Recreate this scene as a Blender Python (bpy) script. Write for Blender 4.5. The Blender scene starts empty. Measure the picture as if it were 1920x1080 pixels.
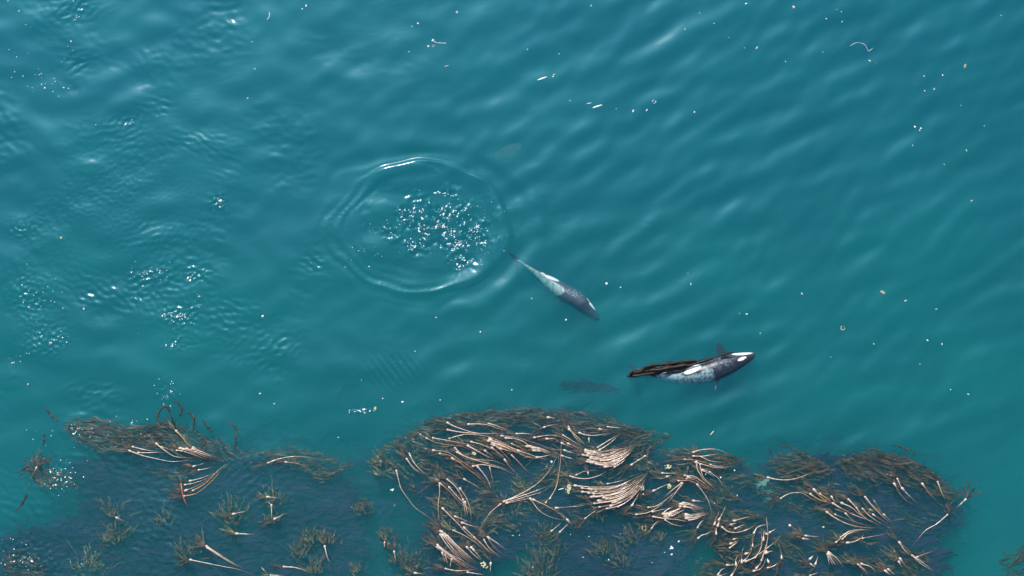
import bpy, bmesh, math, random
import numpy as np
from mathutils import Vector, Matrix

# ------------------------------------------------------------------ camera, world, sun, exposure
SC = bpy.context.scene
COL = SC.collection
TILT = math.radians(9.0)
DIST = 55.6
cam_d = bpy.data.cameras.new("camera")
cam_d.lens = 50.0
cam_d.sensor_width = 36.0
cam_d.clip_start = 0.5
cam_d.clip_end = 9000.0
cam = bpy.data.objects.new("camera", cam_d)
COL.objects.link(cam)
CAMP = np.array([0.0, -DIST * math.sin(TILT), DIST * math.cos(TILT)])
cam.location = CAMP
cam.rotation_euler = (TILT, 0, 0)
SC.camera = cam

SUN_EL = math.radians(43.0)
SUN_AZ = Vector((-0.30, 0.954)).normalized()        # horizontal direction towards the sun
sun_dir = Vector((SUN_AZ.x * math.cos(SUN_EL), SUN_AZ.y * math.cos(SUN_EL), math.sin(SUN_EL)))
world = bpy.data.worlds.new("World")
SC.world = world
world.use_nodes = True
wn = world.node_tree
bg = wn.nodes["Background"]
sky = wn.nodes.new("ShaderNodeTexSky")
sky.sky_type = 'NISHITA'
sky.sun_disc = False
sky.sun_elevation = SUN_EL
sky.sun_rotation = math.atan2(SUN_AZ.x, SUN_AZ.y)
wn.links.new(sky.outputs[0], bg.inputs[0])
bg.inputs[1].default_value = 0.13
sun_d = bpy.data.lights.new("sun", 'SUN')
sun_d.energy = 4.3
sun_d.angle = math.radians(0.53)
sun_d.color = (1.0, 0.95, 0.88)
sun = bpy.data.objects.new("sun", sun_d)
COL.objects.link(sun)
sun.rotation_euler = (-sun_dir).to_track_quat('-Z', 'Y').to_euler()

SC.view_settings.view_transform = 'Standard'
SC.view_settings.look = 'None'
SC.view_settings.exposure = 0.15
SC.view_settings.gamma = 1.0
SC.view_settings.use_curve_mapping = False
SC.cycles.max_bounces = 6
SC.cycles.volume_bounces = 2
SC.cycles.transparent_max_bounces = 24
SC.cycles.use_denoising = True
SC.cycles.sample_clamp_indirect = 4.0

rng = np.random.default_rng(11)
random.seed(5)

# ------------------------------------------------------------------ picture point -> point on the water
def W(px, py, z=0.0):
    dx = (px - 960) / 960 * 0.36
    dy = (540 - py) / 960 * 0.36
    c, s = math.cos(TILT), math.sin(TILT)
    d = np.array([dx, dy * c + s, dy * s - c])
    k = (z - CAMP[2]) / d[2]
    return CAMP + d * k
def XY(px, py):
    p = W(px, py)
    return float(p[0]), float(p[1])
PPM = 48.0
def PIX(x, y, z=0.0):
    """arrays of world points -> picture points"""
    c, s = math.cos(TILT), math.sin(TILT)
    vx, vy, vz = x - CAMP[0], y - CAMP[1], z - CAMP[2]
    yc = vy * c + vz * s
    zc = -(-vy * s + vz * c)
    return 960 + vx / zc / 0.36 * 960, 540 - yc / zc / 0.36 * 960

# ------------------------------------------------------------------ materials
def mat(name):
    m = bpy.data.materials.new(name)
    m.use_nodes = True
    m.node_tree.nodes.clear()
    return m, m.node_tree.nodes, m.node_tree.links

def principled(name, c1, c2, rough=0.4, scale=6.0, coat=0.0, bump=0.0, transl=0.0, detail=4.0, spec=0.5):
    m, n, l = mat(name)
    out = n.new("ShaderNodeOutputMaterial")
    p = n.new("ShaderNodeBsdfPrincipled")
    tc = n.new("ShaderNodeTexCoord")
    no = n.new("ShaderNodeTexNoise")
    no.inputs["Scale"].default_value = scale
    no.inputs["Detail"].default_value = detail
    l.new(tc.outputs["Object"], no.inputs["Vector"])
    r = n.new("ShaderNodeValToRGB")
    r.color_ramp.elements[0].position = 0.35
    r.color_ramp.elements[1].position = 0.65
    r.color_ramp.elements[0].color = (*c1, 1)
    r.color_ramp.elements[1].color = (*c2, 1)
    l.new(no.outputs[0], r.inputs[0])
    l.new(r.outputs[0], p.inputs["Base Color"])
    p.inputs["Roughness"].default_value = rough
    p.inputs["Specular IOR Level"].default_value = spec
    p.inputs["Coat Weight"].default_value = coat
    p.inputs["Coat Roughness"].default_value = 0.2
    if bump:
        b = n.new("ShaderNodeBump")
        b.inputs["Strength"].default_value = bump
        b.inputs["Distance"].default_value = 0.02
        l.new(no.outputs[0], b.inputs["Height"])
        l.new(b.outputs[0], p.inputs["Normal"])
    last = p
    if transl:
        t = n.new("ShaderNodeBsdfTranslucent")
        l.new(r.outputs[0], t.inputs[0])
        mx = n.new("ShaderNodeMixShader")
        mx.inputs[0].default_value = transl
        l.new(p.outputs[0], mx.inputs[1])
        l.new(t.outputs[0], mx.inputs[2])
        last = mx
    l.new(last.outputs[0], out.inputs[0])
    return m

M_STIPE = principled("kelp stipe wet tan", (0.46, 0.30, 0.22), (0.74, 0.58, 0.48), 0.30, 9.0, 1.0, 0.25, spec=0.8)
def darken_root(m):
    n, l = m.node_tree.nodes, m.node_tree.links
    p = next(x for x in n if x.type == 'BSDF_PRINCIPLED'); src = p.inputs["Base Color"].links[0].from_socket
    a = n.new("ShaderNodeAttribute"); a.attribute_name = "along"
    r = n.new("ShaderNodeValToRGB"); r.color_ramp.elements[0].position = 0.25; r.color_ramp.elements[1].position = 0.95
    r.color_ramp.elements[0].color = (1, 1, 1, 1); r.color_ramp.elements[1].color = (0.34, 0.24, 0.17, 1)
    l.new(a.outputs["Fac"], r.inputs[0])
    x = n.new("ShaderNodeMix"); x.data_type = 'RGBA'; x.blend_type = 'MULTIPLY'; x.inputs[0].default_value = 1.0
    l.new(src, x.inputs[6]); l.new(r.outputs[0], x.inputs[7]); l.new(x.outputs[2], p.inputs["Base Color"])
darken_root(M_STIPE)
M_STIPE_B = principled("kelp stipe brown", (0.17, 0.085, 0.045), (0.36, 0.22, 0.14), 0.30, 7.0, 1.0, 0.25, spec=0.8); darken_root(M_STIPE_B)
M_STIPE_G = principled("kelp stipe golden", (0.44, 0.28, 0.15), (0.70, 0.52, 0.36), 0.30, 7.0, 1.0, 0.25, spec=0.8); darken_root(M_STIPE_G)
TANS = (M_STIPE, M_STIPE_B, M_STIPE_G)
M_STIPE_Y = principled("kelp stipe yellow", (0.36, 0.19, 0.04), (0.52, 0.32, 0.10), 0.35, 9.0, 0.3, 0.25)
M_STIPE_R = principled("kelp stipe red", (0.60, 0.10, 0.07), (0.75, 0.20, 0.14), 0.35, 7.0, 0.3, 0.2)
M_BULB = principled("kelp bulb", (0.50, 0.38, 0.28), (0.72, 0.60, 0.50), 0.3, 12.0, 0.5, 0.1)
M_BLADE = principled("kelp blade brown", (0.042, 0.020, 0.009), (0.175, 0.100, 0.042), 0.5, 3.0, 0.03, 0.3, transl=0.25, spec=0.3)
M_DRAPE = principled("draped kelp dark", (0.012, 0.009, 0.008), (0.038, 0.025, 0.017), 0.5, 3.0, 0.05, 0.2, spec=0.2)
M_BLADE_O = principled("kelp blade olive", (0.070, 0.055, 0.018), (0.19, 0.15, 0.055), 0.45, 2.5, 0.1, 0.3, transl=0.3)
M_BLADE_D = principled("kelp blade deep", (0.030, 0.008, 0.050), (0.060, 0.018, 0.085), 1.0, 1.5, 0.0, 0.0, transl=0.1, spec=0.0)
M_FLAKE = principled("floating scrap pale", (0.62, 0.68, 0.64), (0.85, 0.86, 0.82), 0.5, 30.0, 0.1, 0.2)
M_FLAKE_T = principled("floating scrap tan", (0.50, 0.34, 0.16), (0.80, 0.62, 0.38), 0.5, 30.0, 0.1, 0.2)
M_FLAKE_P = principled("floating scrap pink", (0.62, 0.42, 0.36), (0.85, 0.70, 0.62), 0.4, 30.0, 0.2, 0.2)
M_CLUMP = principled("pale yellow scum", (0.40, 0.36, 0.16), (0.78, 0.74, 0.48), 0.6, 25.0, 0.0, 0.4)
M_BUBBLE_GLINT = principled("bubble and glint white", (0.75, 0.80, 0.80), (0.92, 0.94, 0.94), 0.15, 20.0, 0.6, 0.0)
M_JELLY = principled("jelly", (0.36, 0.34, 0.26), (0.52, 0.48, 0.38), 0.5, 2.0, 0.0, 0.0, transl=0.4)
M_SEABED = principled("seabed sand and weed", (0.10, 0.14, 0.07), (0.50, 0.52, 0.36), 0.9, 0.18, 0.0, 0.0, detail=6.0)
M_ROCK = principled("pale rock", (0.25, 0.34, 0.24), (0.58, 0.62, 0.50), 0.9, 1.2, 0.0, 0.3)

# ------------------------------------------------------------------ mesh helpers
def mesh_np(name, V, F, m, parent=None, smooth=True, link=True):
    me = bpy.data.meshes.new(name)
    V = np.asarray(V, np.float32)
    F = np.asarray(F, np.int32)
    me.vertices.add(len(V))
    me.vertices.foreach_set("co", V.ravel())
    k = F.shape[1]
    me.loops.add(F.size)
    me.loops.foreach_set("vertex_index", F.ravel())
    me.polygons.add(len(F))
    me.polygons.foreach_set("loop_start", np.arange(0, F.size, k, dtype=np.int32))
    me.polygons.foreach_set("loop_total", np.full(len(F), k, np.int32))
    me.polygons.foreach_set("use_smooth", np.full(len(F), smooth))
    me.update(calc_edges=True)
    me.validate()
    me.materials.append(m)
    o = bpy.data.objects.new(name, me)
    if link: COL.objects.link(o)
    if parent: o.parent = parent
    return o

def tag(o, label=None, cat=None, group=None, kind=None):
    if label: o["label"] = label
    if cat: o["category"] = cat
    if group: o["group"] = group
    if kind: o["kind"] = kind
    return o

def empty(name, loc):
    o = bpy.data.objects.new(name, None)
    o.empty_display_size = 0.2
    o.location = loc
    COL.objects.link(o)
    return o

def smooth_path(P, n):
    """Catmull-Rom through points P (k x d) -> n samples evenly along the curve"""
    P = np.asarray(P, float)
    if len(P) == 2:
        P = np.array([P[0], (P[0] + P[1]) / 2, P[1]])
    Q = np.vstack([2 * P[0] - P[1], P, 2 * P[-1] - P[-2]])
    out = []
    for i in range(1, len(Q) - 2):
        t = np.linspace(0, 1, 12, endpoint=False)[:, None]
        a, b, c, d = Q[i - 1], Q[i], Q[i + 1], Q[i + 2]
        out.append(0.5 * ((2 * b) + (-a + c) * t + (2 * a - 5 * b + 4 * c - d) * t ** 2 + (-a + 3 * b - 3 * c + d) * t ** 3))
    out.append(Q[-2][None])
    C = np.vstack(out)
    s = np.r_[0, np.cumsum(np.linalg.norm(np.diff(C, axis=0), axis=1))]
    u = np.linspace(0, s[-1], n)
    return np.stack([np.interp(u, s, C[:, j]) for j in range(C.shape[1])], 1)

def tube(C, R, sides=7):
    C = np.asarray(C, float)
    n = len(C)
    T = np.gradient(C, axis=0)
    T /= np.linalg.norm(T, axis=1)[:, None] + 1e-9
    up = np.array([0, 0, 1.0])
    S = np.cross(T, up)
    S /= np.linalg.norm(S, axis=1)[:, None] + 1e-9
    U = np.cross(S, T)
    a = np.linspace(0, 2 * math.pi, sides, endpoint=False)
    R = np.asarray(R, float)
    V = C[:, None] + R[:, None, None] * (np.cos(a)[None, :, None] * S[:, None] + np.sin(a)[None, :, None] * U[:, None])
    V = V.reshape(-1, 3)
    i, j = np.meshgrid(np.arange(n - 1), np.arange(sides), indexing='ij')
    k = (j + 1) % sides
    F = np.stack([i * sides + j, i * sides + k, (i + 1) * sides + k, (i + 1) * sides + j], -1).reshape(-1, 4)
    V = np.vstack([V, C[0], C[-1]])
    caps = []
    for q in range(0, sides):
        q2 = (q + 1) % sides
        caps.append([n * sides, q2, q, q])
        caps.append([n * sides + 1, (n - 1) * sides + q, (n - 1) * sides + q2, (n - 1) * sides + q2])
    return V, F, caps

def tube_obj(name, C, R, m, parent=None, sides=7):
    V, F, caps = tube(C, R, sides)
    me = bpy.data.meshes.new(name)
    faces = [tuple(f) for f in F.tolist()] + [tuple(c[:3]) for c in caps]
    me.from_pydata(V.tolist(), [], faces)
    me.polygons.foreach_set("use_smooth", [True] * len(me.polygons))
    me.materials.append(m)
    if m in TANS:
        at = me.attributes.new("along", 'FLOAT', 'POINT')
        at.data.foreach_set("value", np.r_[np.repeat(np.linspace(0, 1, len(C)), sides), 0, 1].astype(np.float32))
    o = bpy.data.objects.new(name, me)
    COL.objects.link(o)
    if parent: o.parent = parent
    return o

def ribbons(start, ang, length, width, z0, z1, seg=9, wav=0.25, curl=0.0, twist=0.35):
    """many kelp blades at once; arrays of per-blade values -> verts, quads"""
    n = len(ang)
    t = np.linspace(0, 1, seg + 1)[None, :]
    ph = rng.uniform(0, 6.28, (n, 1)); fr = rng.uniform(0.8, 2.2, (n, 1)); am = rng.normal(0, wav, (n, 1))
    cu = rng.normal(curl, 0.22, (n, 1))
    th = ang[:, None] + cu * t + am * np.sin(ph + fr * 6.28 * t)
    ds = length[:, None] / seg
    x = np.cumsum(np.cos(th) * ds, 1) - np.cos(th[:, :1]) * ds + start[:, :1]
    y = np.cumsum(np.sin(th) * ds, 1) - np.sin(th[:, :1]) * ds + start[:, 1:2]
    zz = z0[:, None] + (z1 - z0)[:, None] * t ** 1.3 + 0.03 * np.sin(ph * 3 + 9 * t) * t
    w = width[:, None] * np.sin(np.pi * np.clip(t * 0.93 + 0.07, 0, 1)) ** 0.55 * 0.5
    w = w * (1 + 0.25 * np.sin(25 * t + ph))
    tw = twist * np.sin(ph * 2 + 5 * t)
    nx, ny = -np.sin(th) * np.cos(tw), np.cos(th) * np.cos(tw)
    nz = np.sin(tw)
    L = np.stack([x + nx * w, y + ny * w, zz + nz * w], -1)
    Rr = np.stack([x - nx * w, y - ny * w, zz - nz * w], -1)
    V = np.stack([L, Rr], 2).reshape(-1, 3)
    b = (np.arange(n) * (seg + 1) * 2)[:, None]
    k = (np.arange(seg) * 2)[None]
    F = np.stack([b + k, b + k + 1, b + k + 3, b + k + 2], -1).reshape(-1, 4)
    return V, F

# ------------------------------------------------------------------ the sea: one displaced closed sheet filled with water
def spectral(n, cell, lo, hi, direction=None, spread=0.5, seed=0):
    """band-limited noise on an n x n tile; wavelengths lo..hi metres; unit RMS"""
    r = np.random.default_rng(seed)
    f = np.fft.fftfreq(n, cell)
    fx, fy = np.meshgrid(f, f, indexing='xy')
    k = np.hypot(fx, fy) + 1e-9
    lam = 1 / k
    c = math.log(math.sqrt(lo * hi)); s = math.log(hi / lo) / 2
    amp = np.exp(-((np.log(lam) - c) / s) ** 2) * k ** -0.6
    if direction is not None:
        a = np.arctan2(fy, fx)
        d = np.cos(a - direction)
        amp = amp * np.exp(-((1 - np.abs(d)) / spread) ** 2)
    h = np.fft.ifft2(amp * np.exp(2j * math.pi * r.random((n, n)))).real
    return h / h.std()

CELL = 0.048
NX, NY = 1000, 660
xs = (np.arange(NX) - NX / 2) * CELL
ys = (np.arange(NY) - NY / 2) * CELL + 0.3
X, Y = np.meshgrid(xs, ys, indexing='xy')
PXX, PYY = PIX(X, Y)
N2 = 1024
def T(h): return h[:NY, :NX]
def blob(px, py, r, rb=None, p=2):
    rb = rb or r
    return np.exp(-(((PXX - px) / r) ** 2 + ((PYY - py) / rb) ** 2) ** (p / 2))
def sstep(a, b, v):
    t = np.clip((v - a) / (b - a), 0, 1)
    return t * t * (3 - 2 * t)

# wind waves: long-crested on the right, broken and crossed on the left
dirR = math.radians(115)
right = sstep(700, 1300, PXX)
kelpy = sstep(790, 900, PYY + 30 * np.sin(PXX / 90))
H = 0.0125 * T(spectral(N2, CELL, 0.9, 2.4, dirR, 0.10, 1)) * (0.4 + 0.75 * right) * (1 - 0.75 * kelpy)
H += 0.0034 * T(spectral(N2, CELL, 0.6, 1.3, dirR + 0.35, 0.15, 2)) * (0.35 + 0.65 * right) * (1 - 0.8 * kelpy)
H += 0.0105 * T(spectral(N2, CELL, 1.0, 3.2, math.radians(85), 0.4, 3)) * (1.0 - 0.55 * right) * (1 - 0.7 * kelpy)
H += 0.02 * T(spectral(N2, CELL, 3.5, 9.0, None, 1, 4))
patchy = np.clip(T(spectral(N2, CELL, 3.0, 7.0, None, 1, 5)) * 0.6 + 0.35, 0, 1.4)
left = 1 - sstep(430, 800, PXX)
H += 0.0034 * T(spectral(N2, CELL, 0.28, 0.75, math.radians(70), 0.6, 6)) * patchy * (0.25 + 0.75 * left) * (1 - 0.5 * right)
# fine cat's-paw ripples, patch by patch
fineA = T(spectral(N2, CELL, 0.20, 0.42, math.radians(60), 0.35, 7))
fineB = T(spectral(N2, CELL, 0.20, 0.42, math.radians(120), 0.35, 8))
fineI = T(spectral(N2, CELL, 0.15, 0.34, None, 1, 9))
for px, py, r, rb, a, k in [(150, 115, 22, 18, .010, 1), (300, 200, 30, 16, .012, 0), (240, 228, 28, 12, .010, 1), (380, 265, 55, 22, .006, 0), (215, 255, 50, 25, .005, 1),
                            (290, 520, 45, 28, .010, 1), (280, 560, 60, 50, .006, 0), (330, 590, 34, 20, .013, 2), (370, 515, 25, 12, .009, 2), (150, 540, 55, 40, .005, 0), (450, 590, 50, 40, .006, 0),
                            (330, 645, 26, 12, .010, 2), (170, 730, 50, 20, .006, 1), (410, 378, 12, 10, .016, 2), (590, 495, 22, 18, .008, 0), (280, 440, 50, 30, .007, 1), (40, 430, 24, 14, .008, 2),
                            (60, 560, 35, 40, .006, 2), (90, 640, 45, 30, .006, 2), (310, 735, 22, 22, .006, 2), (150, 20, 50, 20, .005, 1), (230, 400, 160, 120, .0018, 2), (745, 700, 45, 32, .0110, 3),
                            (120, 900, 130, 60, .0035, 0), (300, 1000, 190, 70, .0045, 0), (470, 940, 80, 60, .0045, 1), (60, 1050, 60, 40, .007, 2), (420, 310, 40, 30, .004, 0), (480, 640, 90, 60, .003, 1)]:
    m_ = blob(px, py, r, rb)
    if k == 3:
        f_ = np.sin(((PXX - px) * math.cos(0.65) - (PYY - py) * math.sin(0.65)) / 13.0 * 6.28 / 1.0 + 1.5 * fineI * 0.2)
        f_ = np.sin(((PXX - px) * 0.80 - (PYY - py) * 0.60) / 12.0 * 6.28 + 0.3 * fineI)
    else:
        f_ = (fineA, fineB, fineI)[k]
    H += a * (2.1 if k == 2 else 1.5) * m_ * f_ * (0.5 + 0.8 * np.clip(fineB * 0 + patchy, 0, 1))

# the round slick and steep-edged bow ring left by the diving whale
cx, cy = 792.0, 430.0
wob = 0.022 * T(spectral(N2, CELL, 1.5, 4.0, None, 1, 12))
ax_ = np.where(PXX > cx, 161, 176); ay_ = np.where(PYY > cy, 116, 124)
rr = np.hypot((PXX - cx) / ax_, (PYY - cy) / ay_) + wob
th = np.arctan2(-(PYY - cy), PXX - cx)
east = 0.5 + 0.5 * np.cos(th + 0.10)
fade = np.clip(0.98 + 0.25 * T(spectral(N2, CELL, 1.2, 3.0, None, 1, 41)), 0.72, 1.35) * (0.10 + 1.05 * np.maximum(east, np.exp(-((th - 1.75) / 0.75) ** 2)) ** 1.5)
H += (0.080 + 0.05 * np.exp(-((th + 0.75) / 0.6) ** 2) + 0.03 * np.exp(-(th / 0.6) ** 2)) * fade * (np.exp(-((rr - 1.00) / 0.030) ** 2) * (rr >= 1.0) + np.exp(-((rr - 1.00) / 0.150) ** 2) * (rr < 1.0))
H -= 0.030 * fade * np.exp(-((rr - 1.17) / 0.10) ** 2)
H += 0.026 * fade * np.exp(-((rr - 1.36) / 0.11) ** 2)
H -= 0.014 * fade * np.exp(-((rr - 1.62) / 0.16) ** 2)
r2 = np.hypot((PXX - 765) / 105, (PYY - 405) / 92) + wob
up = np.clip(np.sin(th) * 0.6 + 0.5, 0, 1)
H += 0.030 * up * (np.exp(-((r2 - 1.0) / 0.05) ** 2) * (r2 >= 1) + np.exp(-((r2 - 1.0) / 0.16) ** 2) * (r2 < 1))
# rings on the slick's west, south and north-west sides
west = np.clip(0.5 - 0.5 * np.cos(th - 0.3), 0, 1) ** 1.5
H += 0.0100 * west * np.sin(rr * 52 + 1.2 * fineI * 0.25) * np.exp(-((rr - 0.92) / 0.16) ** 2)
south = np.clip(-np.sin(th + 0.35), 0, 1) ** 2
H += 0.0150 * south * np.sin(rr * 33 + 2 * wob * 20) * np.exp(-((rr - 0.95) / 0.24) ** 2)
H += 0.0120 * np.clip(np.sin(th - 0.6), 0, 1) ** 2 * np.sin(rr * 30) * np.exp(-((rr - 0.9) / 0.2) ** 2)
# churned middle
churn = (blob(775, 400, 24, 16) + blob(820, 425, 34, 17) + blob(842, 395, 22, 18) + blob(862, 455, 24, 17) + blob(895, 440, 16, 20) + blob(780, 455, 22, 13) + blob(865, 498, 14, 9)
         + 0.7 * blob(733, 435, 22, 11) + 0.22 * blob(850, 430, 70, 50) + 0.10 * blob(800, 420, 110, 75)) + 1.3 * blob(833, 362, 16, 3)
rag = np.clip(0.55 + 0.75 * T(spectral(N2, CELL, 0.7, 1.6, None, 1, 21)), 0, 2)
H += 0.0600 * churn * rag * T(spectral(N2, CELL, 0.30, 0.85, None, 1, 23)) + 0.040 * churn * rag * T(spectral(N2, CELL, 0.20, 0.40, None, 1, 24)) + 0.010 * churn * rag * T(spectral(N2, CELL, 0.11, 0.2, None, 1, 22))
# small steep ring beside the kelp, west of the whales
rs = np.hypot((PXX - 662) / 30, (PYY - 745) / 27)
H += 0.018 * np.exp(-((rs - 1) / 0.16) ** 2) * (0.5 + 0.5 * np.sin(th * 2 + 1)) + 0.05 * blob(672, 771, 18, 2.5) * fineI
# faint swirl under the two whales' wakes
H += 0.0025 * blob(1180, 470, 220, 120) * fineA * 0.4
edge = sstep(0, 60, np.minimum.reduce([np.arange(NX)[None].repeat(NY, 0), NX - 1 - np.arange(NX)[None].repeat(NY, 0), np.arange(NY)[:, None].repeat(NX, 1), NY - 1 - np.arange(NY)[:, None].repeat(NX, 1)]).astype(float))
H = np.clip(H, -0.12, 0.14) * edge

ext = np.array([30, 45, 80, 160, 400, 1200, 4000.0])
gx = np.r_[-ext[::-1], xs, ext]; gy = np.r_[-ext[::-1] * 1.0, ys, ext]
k = len(ext)
GX, GY = np.meshgrid(gx, gy, indexing='xy')
GH = np.zeros_like(GX); GH[k:k + NY, k:k + NX] = H
ny, nx = GX.shape
V = np.stack([GX, GY, GH], -1).reshape(-1, 3)
i, j = np.meshgrid(np.arange(ny - 1), np.arange(nx - 1), indexing='ij')
F = np.stack([i * nx + j, i * nx + j + 1, (i + 1) * nx + j + 1, (i + 1) * nx + j], -1).reshape(-1, 4)
bord = np.r_[np.arange(nx), np.arange(1, ny) * nx + nx - 1, (ny - 1) * nx + np.arange(nx - 2, -1, -1), np.arange(ny - 2, 0, -1) * nx]
low = V[bord].copy(); low[:, 2] = -60
base = len(V)
nb = len(bord)
V = np.vstack([V, low, [[0, 0, -60]]])
q = np.arange(nb); q2 = (q + 1) % nb
SK = np.stack([bord[q], base + q, base + q2, bord[q2]], -1)

def water_mat():
    m, n, l = mat("sea water")
    out = n.new("ShaderNodeOutputMaterial")
    geo = n.new("ShaderNodeNewGeometry")
    nz = n.new("ShaderNodeTexNoise"); nz.inputs["Scale"].default_value = 5.5; nz.inputs["Detail"].default_value = 3; nz.inputs["Distortion"].default_value = 0.4
    mp = n.new("ShaderNodeMapping"); mp.inputs["Rotation"].default_value = (0, 0, math.radians(-25)); mp.inputs["Scale"].default_value = (0.45, 1.1, 1)
    l.new(geo.outputs["Position"], mp.inputs[0]); l.new(mp.outputs[0], nz.inputs["Vector"])
    big = n.new("ShaderNodeTexNoise"); big.inputs["Scale"].default_value = 0.22; big.inputs["Detail"].default_value = 2
    l.new(geo.outputs["Position"], big.inputs["Vector"])
    mr = n.new("ShaderNodeMapRange"); mr.inputs[1].default_value = 0.42; mr.inputs[2].default_value = 0.7; mr.inputs[3].default_value = 0.02; mr.inputs[4].default_value = 0.16
    l.new(big.outputs[0], mr.inputs[0])
    b = n.new("ShaderNodeBump"); b.inputs["Distance"].default_value = 0.05
    l.new(mr.outputs[0], b.inputs["Strength"])
    l.new(nz.outputs[0], b.inputs["Height"])
    lw = n.new("ShaderNodeLayerWeight"); lw.inputs[0].default_value = 0.5
    l.new(b.outputs[0], lw.inputs["Normal"])
    pw = n.new("ShaderNodeMath"); pw.operation = 'POWER'; pw.inputs[1].default_value = 4.0
    l.new(lw.outputs["Facing"], pw.inputs[0])
    fr = n.new("ShaderNodeMath"); fr.operation = 'MULTIPLY_ADD'; fr.inputs[1].default_value = 0.95; fr.inputs[2].default_value = 0.074
    l.new(pw.outputs[0], fr.inputs[0])
    g1 = n.new("ShaderNodeBsdfGlossy"); g1.inputs["Roughness"].default_value = 0.18
    g2 = n.new("ShaderNodeBsdfGlossy"); g2.inputs["Roughness"].default_value = 0.52
    g2.inputs["Color"].default_value = (0.10, 0.58, 0.80, 1)
    for g in (g1, g2): l.new(b.outputs[0], g.inputs["Normal"])
    gm = n.new("ShaderNodeMixShader"); gm.inputs[0].default_value = 0.66
    l.new(g1.outputs[0], gm.inputs[1]); l.new(g2.outputs[0], gm.inputs[2])
    tr = n.new("ShaderNodeBsdfTransparent")
    # surface tint in patches, darker and bluer to paler and greener, metres across
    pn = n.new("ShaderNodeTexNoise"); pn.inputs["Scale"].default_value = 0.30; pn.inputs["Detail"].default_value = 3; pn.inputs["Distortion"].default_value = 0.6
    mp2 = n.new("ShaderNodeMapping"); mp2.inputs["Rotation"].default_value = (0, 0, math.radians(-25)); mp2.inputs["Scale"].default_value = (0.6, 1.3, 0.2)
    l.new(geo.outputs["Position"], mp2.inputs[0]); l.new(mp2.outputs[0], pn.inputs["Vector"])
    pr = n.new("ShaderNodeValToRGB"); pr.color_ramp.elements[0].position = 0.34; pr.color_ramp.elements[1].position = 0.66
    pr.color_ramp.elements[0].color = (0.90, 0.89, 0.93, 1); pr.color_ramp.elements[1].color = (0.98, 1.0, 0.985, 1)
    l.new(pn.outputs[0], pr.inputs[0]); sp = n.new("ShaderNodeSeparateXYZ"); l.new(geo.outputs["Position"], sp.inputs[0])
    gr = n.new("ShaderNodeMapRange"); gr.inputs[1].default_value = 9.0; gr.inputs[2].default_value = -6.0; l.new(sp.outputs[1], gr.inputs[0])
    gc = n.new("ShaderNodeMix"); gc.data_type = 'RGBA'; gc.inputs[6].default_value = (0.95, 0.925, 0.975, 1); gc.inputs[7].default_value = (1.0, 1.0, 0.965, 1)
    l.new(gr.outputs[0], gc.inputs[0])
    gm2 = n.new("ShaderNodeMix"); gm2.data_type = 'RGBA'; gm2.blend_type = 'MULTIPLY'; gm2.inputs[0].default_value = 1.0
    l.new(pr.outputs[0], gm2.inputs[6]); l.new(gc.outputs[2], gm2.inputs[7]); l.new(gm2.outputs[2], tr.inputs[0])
    mx = n.new("ShaderNodeMixShader")
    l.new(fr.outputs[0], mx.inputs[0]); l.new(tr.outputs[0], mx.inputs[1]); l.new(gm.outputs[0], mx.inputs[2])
    l.new(mx.outputs[0], out.inputs["Surface"])
    vs = n.new("ShaderNodeVolumeScatter"); va = n.new("ShaderNodeVolumeAbsorption"); ad = n.new("ShaderNodeAddShader")
    vs.inputs["Color"].default_value = (0.05, 0.600, 0.552, 1); vs.inputs["Density"].default_value = 0.42
    va.inputs["Color"].default_value = (0.0, 0.66, 0.74, 1); va.inputs["Density"].default_value = 0.55
    l.new(vs.outputs[0], ad.inputs[0]); l.new(va.outputs[0], ad.inputs[1])
    l.new(ad.outputs[0], out.inputs["Volume"])
    return m
M_SEA = water_mat()
def build_sea():
    me = bpy.data.meshes.new("sea")
    tri = np.stack([base + q, np.full(nb, base + nb), base + q2], -1)
    quads = np.vstack([F, SK])
    me.vertices.add(len(V)); me.vertices.foreach_set("co", V.astype(np.float32).ravel())
    nl = quads.size + tri.size
    me.loops.add(nl)
    me.loops.foreach_set("vertex_index", np.r_[quads.ravel(), tri.ravel()].astype(np.int32))
    me.polygons.add(len(quads) + len(tri))
    ls = np.r_[np.arange(0, quads.size, 4), quads.size + np.arange(0, tri.size, 3)].astype(np.int32)
    lt = np.r_[np.full(len(quads), 4), np.full(len(tri), 3)].astype(np.int32)
    me.polygons.foreach_set("loop_start", ls); me.polygons.foreach_set("loop_total", lt)
    me.polygons.foreach_set("use_smooth", np.r_[np.ones(len(F), bool), np.zeros(nb * 2, bool)])
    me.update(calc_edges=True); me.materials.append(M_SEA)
    o = bpy.data.objects.new("sea", me); COL.objects.link(o)
    tag(o, "blue green sea with low wind ripples and a round slick", None, None, "structure")
build_sea()

def surf(x, y):
    """water height at a world point"""
    fx = (x - xs[0]) / CELL; fy = (y - ys[0]) / CELL
    a, b_ = int(np.clip(fx, 0, NX - 2)), int(np.clip(fy, 0, NY - 2))
    return float(H[b_, a])

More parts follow.
